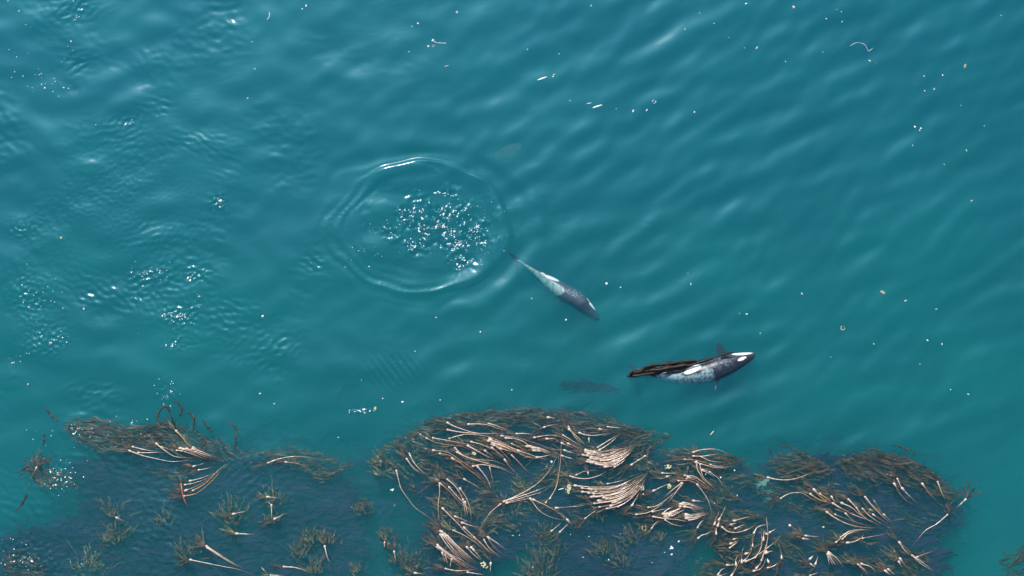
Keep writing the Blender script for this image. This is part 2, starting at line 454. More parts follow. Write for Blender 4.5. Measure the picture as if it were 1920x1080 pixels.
# seabed: shallower towards the kelp and the right
sx = np.r_[-4000, -800, -200, -60, np.linspace(-34, 34, 70), 60, 200, 800, 4000]
sy = np.r_[-4000, -800, -200, -60, np.linspace(-26, 26, 54), 60, 200, 800, 4000]
SX, SY = np.meshgrid(sx, sy, indexing='xy')
dep = -9.0 + 4.2 * np.clip((-SY - 0) / 10, -1, 1) + 1.0 * np.clip(SX / 20, -1, 1) + 0.5 * np.sin(SX * 0.7 + np.sin(SY)) * np.cos(SY * 0.6) + 0.35 * np.sin(SX * 1.7 + 2) * np.sin(SY * 1.4)
dep = np.where(np.hypot(SX, SY) > 70, -14, dep)
i, j = np.meshgrid(np.arange(len(sy) - 1), np.arange(len(sx) - 1), indexing='ij'); n_ = len(sx)
o = mesh_np("seabed", np.stack([SX, SY, dep], -1).reshape(-1, 3), np.stack([i * n_ + j, i * n_ + j + 1, (i + 1) * n_ + j + 1, (i + 1) * n_ + j], -1).reshape(-1, 4), M_SEABED)
tag(o, "sandy weedy seabed below the green water", None, None, "structure")

# ------------------------------------------------------------------ killer whales
TT = np.array([0, .012, .04, .09, .16, .24, .33, .42, .52, .62, .72, .81, .89, .95, 1.0])
DD = np.array([.002, .020, .037, .055, .072, .085, .092, .091, .083, .069, .052, .037, .025, .017, .012])
EE = np.array([.002, .016, .032, .049, .068, .084, .092, .090, .080, .064, .046, .031, .021, .015, .011])
WW = np.array([.002, .018, .034, .050, .066, .080, .087, .085, .074, .058, .040, .026, .016, .011, .008])

def make_whale(name, spine_px, z_of_t, L, roll0, roll1, dside, paint, depthk, label, fin_t, eye_tv, reachk=1.0, finh=0.075):
    spine = smooth_path([XY(*p) for p in spine_px], 80)      # nose first
    st = np.linspace(0, 1, 80)
    tan = np.gradient(spine, axis=0); tan /= np.linalg.norm(tan, axis=1)[:, None]
    def frame(t):
        t = np.asarray(t, float)
        c = np.stack([np.interp(t, st, spine[:, 0]), np.interp(t, st, spine[:, 1])], -1)
        ta = np.stack([np.interp(t, st, tan[:, 0]), np.interp(t, st, tan[:, 1])], -1)
        return c, ta
    def place(t, v, w):
        """canonical (t along body, v dorsal, w flank) -> world"""
        c, ta = frame(t)
        side = np.stack([ta[..., 1], -ta[..., 0]], -1) * dside
        r = roll0 + (roll1 - roll0) * np.clip((t - 0.45) / 0.55, 0, 1) ** 1.5
        over = np.where(t > 1, (t - 1) * L, 0)
        x = c[..., 0] + side[..., 0] * (v * np.cos(r) - w * np.sin(r)) + ta[..., 0] * over
        y = c[..., 1] + side[..., 1] * (v * np.cos(r) - w * np.sin(r)) + ta[..., 1] * over
        z = z_of_t(t) + v * np.sin(r) + w * np.cos(r)
        return np.stack([x, y, z], -1)
    verts, faces, canon = [], [], []
    def add_grid(tt, vv, ww, closed=True, capends=True):
        b = len(verts)
        n, s = tt.shape
        P = place(tt, vv, ww)
        for a in range(n):
            for c in range(s):
                verts.append(P[a, c]); canon.append((tt[a, c], vv[a, c], ww[a, c]))
        for a in range(n - 1):
            for c in range(s):
                d = (c + 1) % s
                faces.append((b + a * s + c, b + a * s + d, b + (a + 1) * s + d, b + (a + 1) * s + c))
        faces.append(tuple(b + c for c in range(s))[::-1]); faces.append(tuple(b + (n - 1) * s + c for c in range(s)))
    # trunk
    t1 = np.concatenate([np.linspace(0, 0.1, 14), np.linspace(0.12, 1, 60)])
    S = 32; a = np.linspace(0, 2 * math.pi, S, endpoint=False)
    d = np.interp(t1, TT, DD) * L * depthk; e = np.interp(t1, TT, EE) * L * depthk; w = np.interp(t1, TT, WW) * L
    sn, cs = np.sin(a), np.cos(a)
    v = np.where(sn[None] > 0, d[:, None] * sn[None], e[:, None] * sn[None])
    ww = w[:, None] * cs[None] * (1 - 0.10 * np.abs(sn[None]) ** 2)
    add_grid(np.repeat(t1[:, None], S, 1), v, ww)
    # fins: root chord -> tip chord in (t, v, w), elliptical section
    def fin(rootc, tipc, bend, thick, n=12, mode='v', chordpow=0.6, s=14):
        (t0, t0b), (tt0, tt0b) = rootc[0], tipc[0]
        q0, q1 = rootc[1], tipc[1]
        o0, o1 = rootc[2], tipc[2]
        k_ = np.linspace(0, 1, n)[:, None]
        al = np.linspace(0, 2 * math.pi, s, endpoint=False)[None]
        lead = t0 + (tt0 - t0) * k_ + bend * np.sin(k_ * math.pi) * 0.3
        trail = t0b + (tt0b - t0b) * k_ + bend * np.sin(k_ * math.pi)
        shrink = np.sqrt(np.clip(1 - (k_ * 0.985) ** 6, 0, 1)) if chordpow > 1 else 1 - 0.0 * k_
        mid = (lead + trail) / 2; hc = (trail - lead) / 2 * shrink
        tq = mid + hc * np.cos(al)
        off = thick * (1 - 0.75 * k_) * np.sin(al)
        q = q0 + (q1 - q0) * k_ + 0 * al
        oo = o0 + (o1 - o0) * k_ + 0 * al
        if mode == 'v': add_grid(tq, q + 0 * off, oo + off)
        else: add_grid(tq, oo + off, q + 0 * off)
    dl = np.interp(fin_t, TT, DD) * L * depthk
    fin(((fin_t - .042, fin_t + .040), dl * 0.55, 0), ((fin_t + .040, fin_t + .052), dl + finh * L, 0), -0.012, 0.035 * L / 5, mode='v')
    # two paddle flippers (flank +/-), rounded, swept down past the belly line
    fe = np.interp(.215, TT, EE) * L * depthk
    for sg, reach in ((1, 0.092 * reachk), (-1, 0.115 * reachk)):
        fin(((.185, .255), -fe * 0.60, sg * 0.050 * L), ((.235 if sg > 0 else .205, .272 if sg > 0 else .262), -fe - reach * L * (1.0 if sg < 0 else 0.15), sg * (0.062 if sg > 0 else 0.055) * L), 0.020, 0.035 * L / 5, mode='v', chordpow=2)
    # flukes: across the flank direction
    for sg in (1, -1):
        fin(((.945, 1.005), 0.0, 0), ((1.035, 1.05), sg * 0.125 * L, 0), 0.004, 0.024 * L / 5, mode='w')
    me = bpy.data.meshes.new(name + "_raw"); me.from_pydata([tuple(p) for p in verts], [], faces)
    ob = bpy.data.objects.new(name + "_raw", me); COL.objects.link(ob)
    bm = bmesh.new(); bm.from_mesh(me); bmesh.ops.recalc_face_normals(bm, faces=bm.faces); bm.to_mesh(me); bm.free()
    rm = ob.modifiers.new("r", 'REMESH'); rm.mode = 'VOXEL'; rm.voxel_size = 0.016
    sm = ob.modifiers.new("s", 'SMOOTH'); sm.factor = 0.6; sm.iterations = 5
    dg = bpy.context.evaluated_depsgraph_get()
    me2 = bpy.data.meshes.new_from_object(ob.evaluated_get(dg)); me2.name = name
    bpy.data.objects.remove(ob)
    n = len(me2.vertices)
    co = np.empty(n * 3, np.float32); me2.vertices.foreach_get("co", co); co = co.reshape(-1, 3)
    me2.polygons.foreach_set("use_smooth", np.ones(len(me2.polygons), bool))
    # colour pattern of the skin from flat picture-plane coordinates of each point of the flank
    px, py = PIX(co[:, 0], co[:, 1], 0.0)
    rg = np.random.default_rng(3)
    tile = spectral(512, 0.03, 0.10, 0.45, None, 1, 31)
    mott = tile[(np.abs(co[:, 1] * 33).astype(int)) % 512, (np.abs(co[:, 0] * 33 + 200).astype(int)) % 512]
    tile2 = spectral(512, 0.03, 0.07, 0.2, None, 1, 32)
    mot2 = tile2[(np.abs(co[:, 1] * 33).astype(int)) % 512, (np.abs(co[:, 0] * 33 + 200).astype(int)) % 512]
    colr = np.tile(np.array([[0.028, 0.036, 0.052]]), (n, 1))
    colr = paint(px, py, colr, mott, mot2)
    at = me2.color_attributes.new("skin", 'FLOAT_COLOR', 'POINT')
    at.data.foreach_set("color", np.c_[colr, np.ones(n)].astype(np.float32).ravel())
    c0 = place(np.array(0.4), np.array(0.), np.array(0.))
    root = bpy.data.objects.new(name, me2); COL.objects.link(root)
    root.data.materials.append(M_SKIN)
    tag(root, label, "orca", "orcas swimming on their sides")
    for sg in (1, -1):
        p = place(np.array(eye_tv[0]), np.array(eye_tv[1] * L), np.array(sg * np.interp(eye_tv[0], TT, WW) * L * 0.93))
        bm = bmesh.new(); bmesh.ops.create_uvsphere(bm, u_segments=12, v_segments=8, radius=0.028)
        for v_ in bm.verts: v_.co += Vector(p)
        em = bpy.data.meshes.new("eye"); bm.to_mesh(em); bm.free()
        for f_ in em.polygons: f_.use_smooth = True
        em.materials.append(M_EYE)
        eo = bpy.data.objects.new("eye", em); COL.objects.link(eo); eo.parent = root
    return root

def skin_mat():
    m, n, l = mat("orca skin")
    out = n.new("ShaderNodeOutputMaterial"); p = n.new("ShaderNodeBsdfPrincipled")
    a = n.new("ShaderNodeAttribute"); a.attribute_name = "skin"
    l.new(a.outputs["Color"], p.inputs["Base Color"])
    p.inputs["Roughness"].default_value = 0.38
    no = n.new("ShaderNodeTexNoise"); no.inputs["Scale"].default_value = 5; no.inputs["Detail"].default_value = 5
    tc = n.new("ShaderNodeTexCoord"); l.new(tc.outputs["Object"], no.inputs["Vector"])
    b = n.new("ShaderNodeBump"); b.inputs["Strength"].default_value = 0.25; b.inputs["Distance"].default_value = 0.02
    l.new(no.outputs[0], b.inputs["Height"]); l.new(b.outputs[0], p.inputs["Normal"])
    l.new(p.outputs[0], out.inputs[0])
    return m
M_SKIN = skin_mat()
M_EYE = principled("orca eye", (0.01, 0.008, 0.006), (0.02, 0.015, 0.01), 0.1, 5, 0.5)

def ell(px, py, cx, cy, rx, ry, deg, soft=0.25):
    a = math.radians(deg)
    dx, dy = px - cx, -(py - cy)
    u = (dx * math.cos(a) + dy * math.sin(a)) / rx; v = (-dx * math.sin(a) + dy * math.cos(a)) / ry
    r = np.hypot(u, v)
    return 1 - sstep(1 - soft, 1 + soft, r)
def poly_mask(px, py, pts, soft=2.0):
    P = np.array(pts, float); n = len(P)
    inside = np.zeros(len(px), bool); dmin = np.full(len(px), 1e9)
    for i in range(n):
        a, b = P[i], P[(i + 1) % n]
        cond = ((a[1] > py) != (b[1] > py)) & (px < (b[0] - a[0]) * (py - a[1]) / (b[1] - a[1] + 1e-12) + a[0])
        inside ^= cond
        ab = b - a; t = np.clip(((px - a[0]) * ab[0] + (py - a[1]) * ab[1]) / (ab @ ab), 0, 1)
        dmin = np.minimum(dmin, np.hypot(px - a[0] - t * ab[0], py - a[1] - t * ab[1]))
    sd = np.where(inside, dmin, -dmin)
    return sstep(-soft, soft, sd)
def lerp(c, col, m): return c * (1 - m[:, None]) + np.array(col)[None] * m[:, None]

def z4(pts, ox, oy, s): return [(ox + x / s, oy + y / s) for x, y in pts]
def paint2(px, py, c, mo, m2):
    saddle_sheen = poly_mask(px, py, z4([(960, 380), (1060, 372), (1180, 372), (1330, 372), (1370, 332), (1440, 335), (1450, 400), (1420, 440), (1150, 460), (1000, 450)], 1020, 620, 4.571), 1.4)  # saddle patch; its great size and mint tone put reflection into the colour
    c = lerp(c, (0.07, 0.10, 0.13), 0.6 * poly_mask(px, py, z4([(960, 340), (1400, 270), (1620, 210), (1640, 330), (1480, 390), (1400, 460), (960, 460)], 1020, 620, 4.571), 3) * sstep(-0.6, 1.4, mo))
    c = lerp(c, (0.27, 0.46, 0.47), saddle_sheen * (0.35 + 0.65 * sstep(-0.7, 0.35, mo + 0.55 * m2 + 0.9 * (px < 1275))))
    c = lerp(c, (0.20, 0.26, 0.30), 0.6 * poly_mask(px, py, z4([(1350, 300), (1450, 235), (1580, 235), (1600, 290), (1500, 340), (1400, 340)], 1020, 620, 4.571), 2) * sstep(0.8, 1.5, m2 + 0.3 * mo))
    c = lerp(c, (0.40, 0.50, 0.53), 0.6 * ell(px, py, 1330, 703, 6, 9, 60, .6) * sstep(-1, 0.5, mo))
    c = lerp(c, (0.22, 0.30, 0.36), ell(px, py, 1338.5, 722, 6, 11, 0, .5))
    c = lerp(c, (0.92, 0.90, 0.84), ell(px, py, 1394.5, 660.6, 22.5, 5.0, 7, .10))
    c = lerp(c, (0.92, 0.90, 0.84), ell(px, py, 1390.4, 673.4, 9, 3.0, 22, .12))
    c = lerp(c, (0.03, 0.04, 0.055), ell(px, py, 1298, 693.3, 21, 9.0, 26, .2))
    c = lerp(c, (0.92, 0.90, 0.84), ell(px, py, 1298, 693.3, 17, 6.0, 26, .12))
    c = lerp(c, (0.80, 0.85, 0.85), ell(px, py, 1242, 703.5, 5, 2.2, -10, .3))
    return c
def paint1(px, py, c, mo, m2):
    Z = lambda pts: z4(pts, 900, 440, 5.4)
    c = c * 0 + np.array([[0.028, 0.056, 0.085]])
    c = lerp(c, (0.10, 0.15, 0.18), 0.5 * poly_mask(px, py, Z([(600, 350), (800, 450), (1000, 540), (1100, 640), (1000, 720), (850, 640), (640, 520)]), 4))
    c = lerp(c, (0.30, 0.52, 0.46), poly_mask(px, py, Z([(390, 240), (520, 320), (640, 400), (740, 470), (840, 525), (855, 575), (815, 610), (740, 610), (620, 520), (500, 400), (400, 290)]), 1.6) * (0.55 + 0.45 * sstep(-0.8, 0.4, mo)))  # saddle patch on the back, reflection and water tint put into its colour
    c = lerp(c, (0.42, 0.55, 0.55), 0.6 * ell(px, py, 1049, 543, 8, 5.5, -35, .6))
    c = lerp(c, (0.30, 0.38, 0.40), 0.8 * poly_mask(px, py, Z([(850, 530), (1020, 560), (1040, 620), (960, 640), (860, 580)]), 2) * sstep(0.7, 1.4, m2))
    c = lerp(c, (0.92, 0.92, 0.88), ell(px, py, 1034.5, 520.2, 15, 3.0, -23, .12))
    c = lerp(c, (0.85, 0.88, 0.86), ell(px, py, 1018.5, 511.3, 4.5, 1.6, -28, .2))
    c = lerp(c, (0.92, 0.92, 0.88), ell(px, py, 1112, 572.6, 9.5, 2.9, -44, .12))
    c = lerp(c, (0.70, 0.76, 0.78), ell(px, py, 1103.7, 561.3, 5.5, 1.1, -52, .2))
    return c

make_whale("orca", [(1417.5, 662), (1408, 667), (1385, 675), (1350, 688), (1310, 699), (1270, 703), (1235, 700), (1205, 693), (1188, 690)],
           lambda t: -0.16 - 0.10 * np.clip(t - 0.6, 0, 1), 5.0, math.radians(-4), math.radians(-25), -1, paint2, 0.92,
           "orca on its side with brown kelp draped along it, gleaming white chin and flank patches", .345, (.105, .004))
make_whale("orca", [(1126, 597), (1119, 592), (1104, 578), (1083, 560), (1058, 545), (1032, 526), (1008, 508), (990, 496), (975, 486), (968, 487)],
           lambda t: -0.335 - 0.12 * np.clip(t - 0.5, 0, 1) - 0.10 * np.clip(0.15 - t, 0, 1) / 0.15, 4.2, math.radians(-6), math.radians(68), -1, paint1, 0.90,
           "smaller orca diving beside the round slick, pale green patch along its back", .40, (.105, .004), 0.15, 0.045)

# ------------------------------------------------------------------ kelp plants
# each line: one stipe, bulb end first, in coordinates of an enlarged crop (origin, scale)
CROPS = {'D1': (740, 760, 6.75), 'D2': (940, 760, 6), 'D3': (740, 900, 6), 'D4': (1160, 820, 6), 'D5': (1300, 960, 7.385), 'D6': (1400, 880, 6),
         'C8': (1450, 780, 3.6), 'C5': (400, 740, 3.176), 'C4': (0, 740, 3.176), 'Z6': (750, 740, 3.176), 'D8': (200, 800, 6.75)}
STIPES = {
 ('D1', 'pale kelp stipe in the long sweep at the upper left of the big kelp bed'): """680,228 760,268 880,310 1000,345 1180,362 1440,352
680,312 800,335 960,352 1200,358 1430,350
700,418 800,388 900,368 1020,372 1200,400 1400,500 1560,560 1700,590
410,420 520,470 660,500 830,520 960,560 1100,620 1200,670
495,415 640,440 800,470 950,498 1080,545 1140,562
945,240 1060,236 1180,250 1300,290 1460,340
1195,232 1300,262 1400,300 1475,330
980,465 1100,495 1200,540 1300,600 1400,700 1450,750
940,520 1050,580 1180,650 1290,690
1300,530 1400,630 1480,720 1520,770
1240,545 1340,620 1420,700 1500,770 1570,830
1490,640 1580,730 1660,820 1755,905
1150,580 1220,630 1280,690
1490,490 1600,540 1700,600 1755,630""",
 ('D1', 'pale kelp stipe ending in the small knot left of the bed centre'): """770,545 850,620 950,670 1100,690 1240,700 1360,740 1500,780
800,600 900,650 1050,700 1200,745 1400,800 1520,840
1000,770 1100,750 1200,765 1350,800 1460,850 1550,885
1400,700 1450,770 1540,860 1620,920""",
 ('D1', 'kelp stipe in the diagonal sheaf left of the bed centre'): """500,572 620,585 720,620 820,690 920,760 1040,850 1140,950 1200,1040 1290,1180
580,612 680,632 780,680 880,770 980,850 1080,930 1150,1010 1280,1180
740,680 830,730 930,810 1040,880 1110,960 1180,1060 1280,1170
890,940 980,990 1060,1040 1120,1080 1290,1190
1060,790 1120,860 1180,950 1220,1060 1250,1130
1205,795 1230,900 1260,1010 1275,1080""",
 ('D1', 'thin kelp stipe of the pair at the left edge of the big kelp bed'): """190,620 240,720 320,810 420,890 500,920
160,690 220,770 300,840 400,880""",
 ('D2', 'kelp stipe crossing the upper middle of the big kelp bed'): """180,320 260,318 400,335
380,362 480,345 560,338 650,352 740,390 820,450 880,520 920,590 935,660 925,730
520,378 640,372
60,370 150,375 250,410 330,470 400,520 480,548
410,585 500,570 600,545
200,515 300,545 380,575 480,600 600,615
0,490 150,530 280,575 400,605 540,618""",
 ('D2', 'thin kelp stipe leaning into the dense cluster of bulbs'): """700,340 800,400 900,460 960,500
760,250 810,330 880,410 970,460
770,280 850,350 920,420 1000,490
690,430 780,470 880,500
760,435 860,480 920,510
720,510 850,548
690,570 790,600 860,620
1090,470 1200,400 1350,320
1110,500 1230,420 1340,320
1280,690 1360,640 1430,575""",
 ('D2', 'short kelp stipe near the far edge of the big kelp bed'): """890,315 960,335 1050,340 1130,328 1260,300
1205,243 1290,252 1380,258
1115,270 1200,278 1290,280
535,138 620,143
490,245 560,225 690,205""",
 ('D2', 'kelp stipe lying between the two bright fans of stipes'): """850,780 930,745 1020,735 1130,728
780,800 860,820 960,825 1040,810 1110,785 1260,700
1610,575 1540,620 1475,660
985,385 990,435
975,765 980,805""",
 ('Z6', 'pale kelp stipe at the edge of the lower bright fan'): """935,675 1010,668 1090,660 1170,630
1105,735 1150,700 1195,675
1385,655 1410,610 1440,560
1240,530 1310,515 1370,500""",
 ('Z6', 'kelp stipe spreading right from the small knot below the bed centre'): """625,636 700,610 790,580 920,530
640,640 740,610 840,580 925,535
640,645 720,628 780,618 840,620
625,634 700,600 790,550 860,490 910,420 940,350""",
 ('Z6', 'brown kelp stipe standing upright in the picture at the bed centre'): """895,615 930,550 945,480 955,400 960,300 970,200 995,175
870,640 920,570 935,500 945,400 950,300""",
 ('Z6', 'kelp stipe curving down to the small cross of stipes'): """780,625 830,690 900,730 1005,752
800,628 870,660 940,700 1010,745
905,810 940,780 970,755
955,815 990,780 1015,760
1000,750 1035,790""",
 ('D3', 'brown kelp stipe in the sheaf running down the left of the bed'): """520,45 620,130 740,260 860,360 940,440
620,90 700,180 790,280 880,370 950,450
600,0 680,70 740,160 780,260 810,350 830,450
740,105 800,190 840,290 860,400 850,560
770,230 790,340 800,440
795,260 815,360 822,440
690,415 780,450 860,480 930,510
770,485 850,510 960,545
550,330 620,400 710,490 800,590 900,680 1030,820
665,570 760,610 860,670 950,740 1040,830
790,545 870,620 960,700 1080,810 1240,890
1050,650 1100,730 1180,810 1270,870
1060,650 1140,700 1220,760 1300,820
1010,680 1060,760 1140,830 1230,890
900,650 980,730 1050,800 1130,870""",
 ('D3', 'kelp stipe running to the knot at the bottom left of the bed'): """580,1000 700,1022 830,1015 960,1005
830,1040 930,1055 1030,1070
820,765 880,830 950,890 1000,940
890,790 950,860 1000,930
540,830 560,900 580,960
570,850 590,920 600,970
640,900 625,960 630,1020
1080,950 1075,1060
240,1048 300,1055 350,1080""",
 ('D4', 'pale kelp stipe in the almond shaped raft at the far right edge of the bed'): """850,165 920,142 1050,132 1150,148 1240,195 1320,225
850,212 950,212 1080,192 1210,188
935,222 1020,262 1120,278 1230,272
750,248 860,258 960,285 1060,300 1200,282
880,285 980,315 1100,342 1220,335 1320,290
1040,310 1120,328 1220,318""",
 ('D4', 'kelp stipe in the arched sheaf below the almond shaped raft'): """875,290 885,360 920,420 960,480 1060,560 1150,620
915,310 930,390 960,460 1040,530 1130,590
750,430 850,440 930,490 1010,560 1120,630
770,468 860,480 950,540 1050,600 1160,650
680,490 800,490 900,540 1000,590 1100,640
790,452 880,468 960,520 1060,590 1130,640
950,375 1040,420 1100,470
1030,395 1110,450 1160,520 1190,580
500,403 600,405 700,400
550,440 610,420
400,598 500,550 610,510
700,520 620,580 540,650 500,710
715,525 650,610 590,690 520,770
340,788 430,770 520,710 620,630 690,545
205,868 320,850 420,800 500,740 590,680""",
 ('D4', 'kelp stipe tangled in the right hand knot of the bed'): """400,895 520,915 650,925 760,945 880,940
530,935 600,975 700,998 790,985
375,1018 420,960 480,930
890,1010 930,950 985,925
850,715 920,718 980,730
390,835 480,815 570,795
500,855 560,805 640,785
1080,970 1110,880 1150,800
1130,920 1170,850 1210,760""",
 ('D4', 'short kelp stipe lying alone right of the bright fans'): """150,305 210,260 280,220
150,760 200,680 240,600""",
 ('D5', 'kelp stipe in the tangle at the bottom right of the bed'): """530,172 620,145
590,225 680,185 740,170
575,120 680,90 810,62
845,280 880,220 950,185 1030,178 1110,195
1065,278 1110,250 1160,225
820,460 825,380 850,300 890,240
735,680 830,640 930,570 1060,470 1170,390 1225,310
865,620 920,540 945,440 950,340 940,250
945,660 980,560 1015,440 1030,330 1025,200 1020,60
970,375 975,300 990,230
525,435 590,410 650,375
512,490 580,440 640,400
570,375 640,355
670,685 670,610 680,530 730,460
705,670 760,610 800,530 800,440
740,575 785,560
590,720 590,650 640,580
880,770 940,700 970,640 1000,590
850,815 930,790 990,700 1005,600
1035,680 1015,620
1015,565 1060,548 1130,535
1040,770 1110,750 1195,690
1220,625 1215,560 1190,480 1175,390
345,860 390,800 470,765
370,885 440,860 520,830
530,880 590,780 640,670 655,600
480,735 590,735
75,355 120,320 190,300 290,235
315,290 315,200
340,180 370,100 400,0
1560,330 1640,335 1740,340
1530,370 1640,380
1620,640 1670,590
1690,710 1730,600
1630,725 1700,780
1620,875 1680,855 1750,835""",
 ('D6', 'pale kelp stipe in the broad sheaf at the right end of the bed'): """980,390 1100,460 1250,530 1400,580 1550,640
960,320 1020,410 1150,480 1350,570 1500,620
1150,345 1220,420 1300,520 1400,590 1520,640
1310,450 1380,520 1480,590 1600,640
1340,320 1430,430 1520,520 1640,620
910,490 1000,550 1120,610 1280,650 1480,660
1000,510 1150,570 1300,620 1500,650
1120,505 1200,580 1300,620 1450,650
1430,515 1530,580 1640,640
1550,515 1600,560 1660,640
1080,385 1180,430 1260,500 1380,570
1240,440 1320,530 1420,600 1560,650""",
 ('D6', 'pale kelp stipe in the small loop under the right hand sheaf'): """1080,780 1140,725 1240,690 1340,680 1440,695
1010,815 1100,750 1200,715 1310,720
1140,825 1220,810 1290,770 1350,710
1310,775 1420,755 1530,735 1620,690
1060,760 1150,700 1260,678 1380,672
670,748 760,755 840,758""",
 ('C8', 'thin kelp stipe under the feathery raft at the right end'): """840,430 870,490 930,550 990,600
820,465 860,530 910,580 980,610
875,495 920,540 960,580
1010,465 1060,530 1130,595
1110,450 1140,530 1180,595
1290,568 1230,625""",
 ('C8', 'kelp stipe near the bottom edge at the right end of the bed'): """855,860 890,910 930,940
975,950 1040,925 1100,905
940,945 1000,1000 1080,1050 1100,1080
950,950 1010,990 1090,1050
575,1005 620,1040 660,1080
600,1000 660,1020 700,1070
590,1020 630,1060
860,970 890,1010 930,1060
850,990 880,1040
250,1075 310,1055
760,1050 800,1080
780,1040 830,1080""",
 ('C5', 'short kelp stipe lying alone among the small tufts left of the bed'): """330,610 380,615 430,622
125,710 220,688
348,665 350,760
370,738 440,702
145,828 250,832
425,1025 490,1030 550,1050 590,1075
345,1075 430,1078
665,910 680,970 705,1020
1078,940 1090,1000
1020,885 1018,920""",
 ('C4', 'kelp stipe of the bundle at the bottom left of the picture'): """1235,905 1320,960 1400,1010 1460,1045
1240,915 1340,980 1450,1040
1140,985 1240,1005 1340,1025 1420,1040 1510,1075""",
 ('D8', 'pale kelp stipe of the left hand raft'): """340,258 450,285 560,305 690,318
410,330 530,330 640,325 740,328
640,225 720,290 840,370 950,390 1100,400
700,260 800,290 900,350 1000,385 1120,395
1110,500 1200,475 1280,448
1175,548 1270,530 1350,510
1065,685 1200,650 1300,610 1345,578
1000,735 1120,710 1250,660 1330,600""",
}
SINGLES = [
 ('D2', '10,345 150,360 300,400 450,450 560,500 650,560 720,640 750,740 740,850 700,980 670,1080', 'longest kelp stipe, one hooked curve through the bed centre', 0),
 ('D3', '22,-93 45,0 75,100 150,210 230,310 350,395 430,460 520,560', 'thin lone kelp stipe down the left edge of the bed', 0),
 ('D3', '505,50 505,150 490,280 500,430 545,570', 'nearly vertical kelp stipe meeting the brown sheaf at the left', 0),
 ('Z6', '595,655 540,700 500,760 460,830', 'thin lone kelp stipe bowed over open dark water below the knot', 0),
 ('D4', '890,540 960,630 1010,720 1040,820 1065,930', 'thin kelp stipe dropping from the arched sheaf to the right hand knot', 0),
 ('D5', '410,220 480,270 580,285 690,265 800,220 920,145', 'bright sagging kelp stipe above the bottom right tangle', 0),
 ('D6', '250,95 350,115 480,118 600,90 700,50 840,0', 'bright lone kelp stipe at the near edge of the dark right hand raft', 0),
 ('D6', '390,322 450,285 540,262 630,270 730,330 830,370 900,378', 'wavy kelp stipe joining the broad right hand sheaf from the left', 0),
 ('D6', '765,240 830,310 900,360 980,390', 'golden kelp stipe with the largest bulb atop the right hand sheaf', 1),
 ('D6', '725,285 800,335 880,365 960,385', 'golden kelp stipe, leftmost of three at the head of the right hand sheaf', 1),
 ('D6', '830,280 900,330 980,390', 'golden kelp stipe, shortest of three at the head of the right hand sheaf', 1),
 ('C8', '1170,670 1100,730 1030,770 980,830 940,900', 'long curved lone kelp stipe at the right end of the bed', 0),
 ('C5', '330,405 400,380 490,368 580,375 650,395', 'bowed pale kelp stipe between the left raft and the big bed', 0),
 ('C5', '435,402 500,410 560,440 600,480 638,535', 'hooked pale kelp stipe under the bowed one, left of the big bed', 0),
 ('C4', '1080,540 1090,600 1115,672', 'salmon red kelp stipe below the left hand raft', 2),
 ('C4', '215,440 190,490 172,540', 'tan kelp stipe in the small dark tuft at the far left', 0),
 ('C4', '700,735 755,762', 'tiny kelp stipe with bright tips below the left hand raft', 0),
 ('D8', '300,310 450,365 600,400 750,432 840,442 1000,430 1150,405', 'long pale kelp stipe along the near side of the left hand raft', 0),
 ('D8', '885,62 960,140 1020,220 1100,310', 'olive kelp stipe rising from the left hand raft', 1),
 ('D8', '1010,805 1120,760 1230,700 1330,620 1450,500', 'tan kelp stipe, innermost of the three sweeping below the left raft', 0),
 ('D8', '1100,805 1200,750 1300,670 1400,570 1500,470', 'golden kelp stipe, middle of the three sweeping below the left raft', 1),
 ('D8', '990,878 1120,850 1230,780 1340,680 1430,570 1530,460', 'golden kelp stipe, outermost of the three sweeping below the left raft', 1),
]
FANS = [
 ('D1', '1110,430 1250,440 1400,490 1560,560 1755,620', '1100,480 1250,500 1400,540 1560,600 1755,665', 8, 130, 'kelp stipe in the tight strand left of the bed centre'),
 ('D2', '300,460 400,470 520,510 620,525', '330,490 430,510 520,540 600,550', 6, 60, 'kelp stipe in the short twist beside the upright brown stipes'),
 ('D2', '900,500 1110,515 1250,490 1380,475 1500,435', '980,650 1150,688 1260,678 1360,620 1440,550 1540,440', 27, 190, 'pale kelp stipe in the dense bright fan with clustered bulbs'),
 ('Z6', '1030,545 1150,552 1280,540 1380,500 1475,465', '1195,692 1300,665 1380,620 1440,550 1478,475', 24, 60, 'pale kelp stipe in the lower bright fan of the bed'),
 ('D3', '550,590 660,690 780,800 880,900 980,980', '490,560 560,680 650,800 780,930 920,1010', 7, 60, 'brown kelp stipe in the long bundle at the bottom left of the bed'),
 ('D3', '480,730 600,810 720,890 850,970 960,1010', '470,750 580,850 700,940 800,1000 960,1040', 5, 20, 'tan kelp stipe running right from the golden bulb at the bottom left'),
 ('D4', '480,885 600,830 700,790 790,770', '520,910 620,870 720,830 800,800', 7, 60, 'pale kelp stipe in the parallel bundle of the right hand knot'),
 ('D4', '690,760 760,735 850,745 950,785 1020,820', '700,775 800,790 860,830 910,860', 6, 50, 'kelp stipe arching over the right hand knot'),
 ('D4', '730,860 820,870 930,850 1020,820', '740,920 840,925 940,895 1030,850', 7, 60, 'kelp stipe on the near side of the right hand knot'),
 ('D6', '935,930 1000,1000 1060,1060 1110,1110', '905,960 915,1030 935,1110', 5, 20, 'brown kelp stipe in the small fan at the bottom edge'),
 ('D8', '820,290 950,300 1080,350 1200,400 1380,430', '1040,240 1150,290 1280,340 1450,400', 7, 80, 'brown kelp stipe gathering into the dark knot of the left hand raft'),
]
def parse(s, crop):
    ox, oy, sc = CROPS[crop]
    return np.array([(ox + float(a.split(',')[0]) / sc, oy + float(a.split(',')[1]) / sc) for a in s.split()])

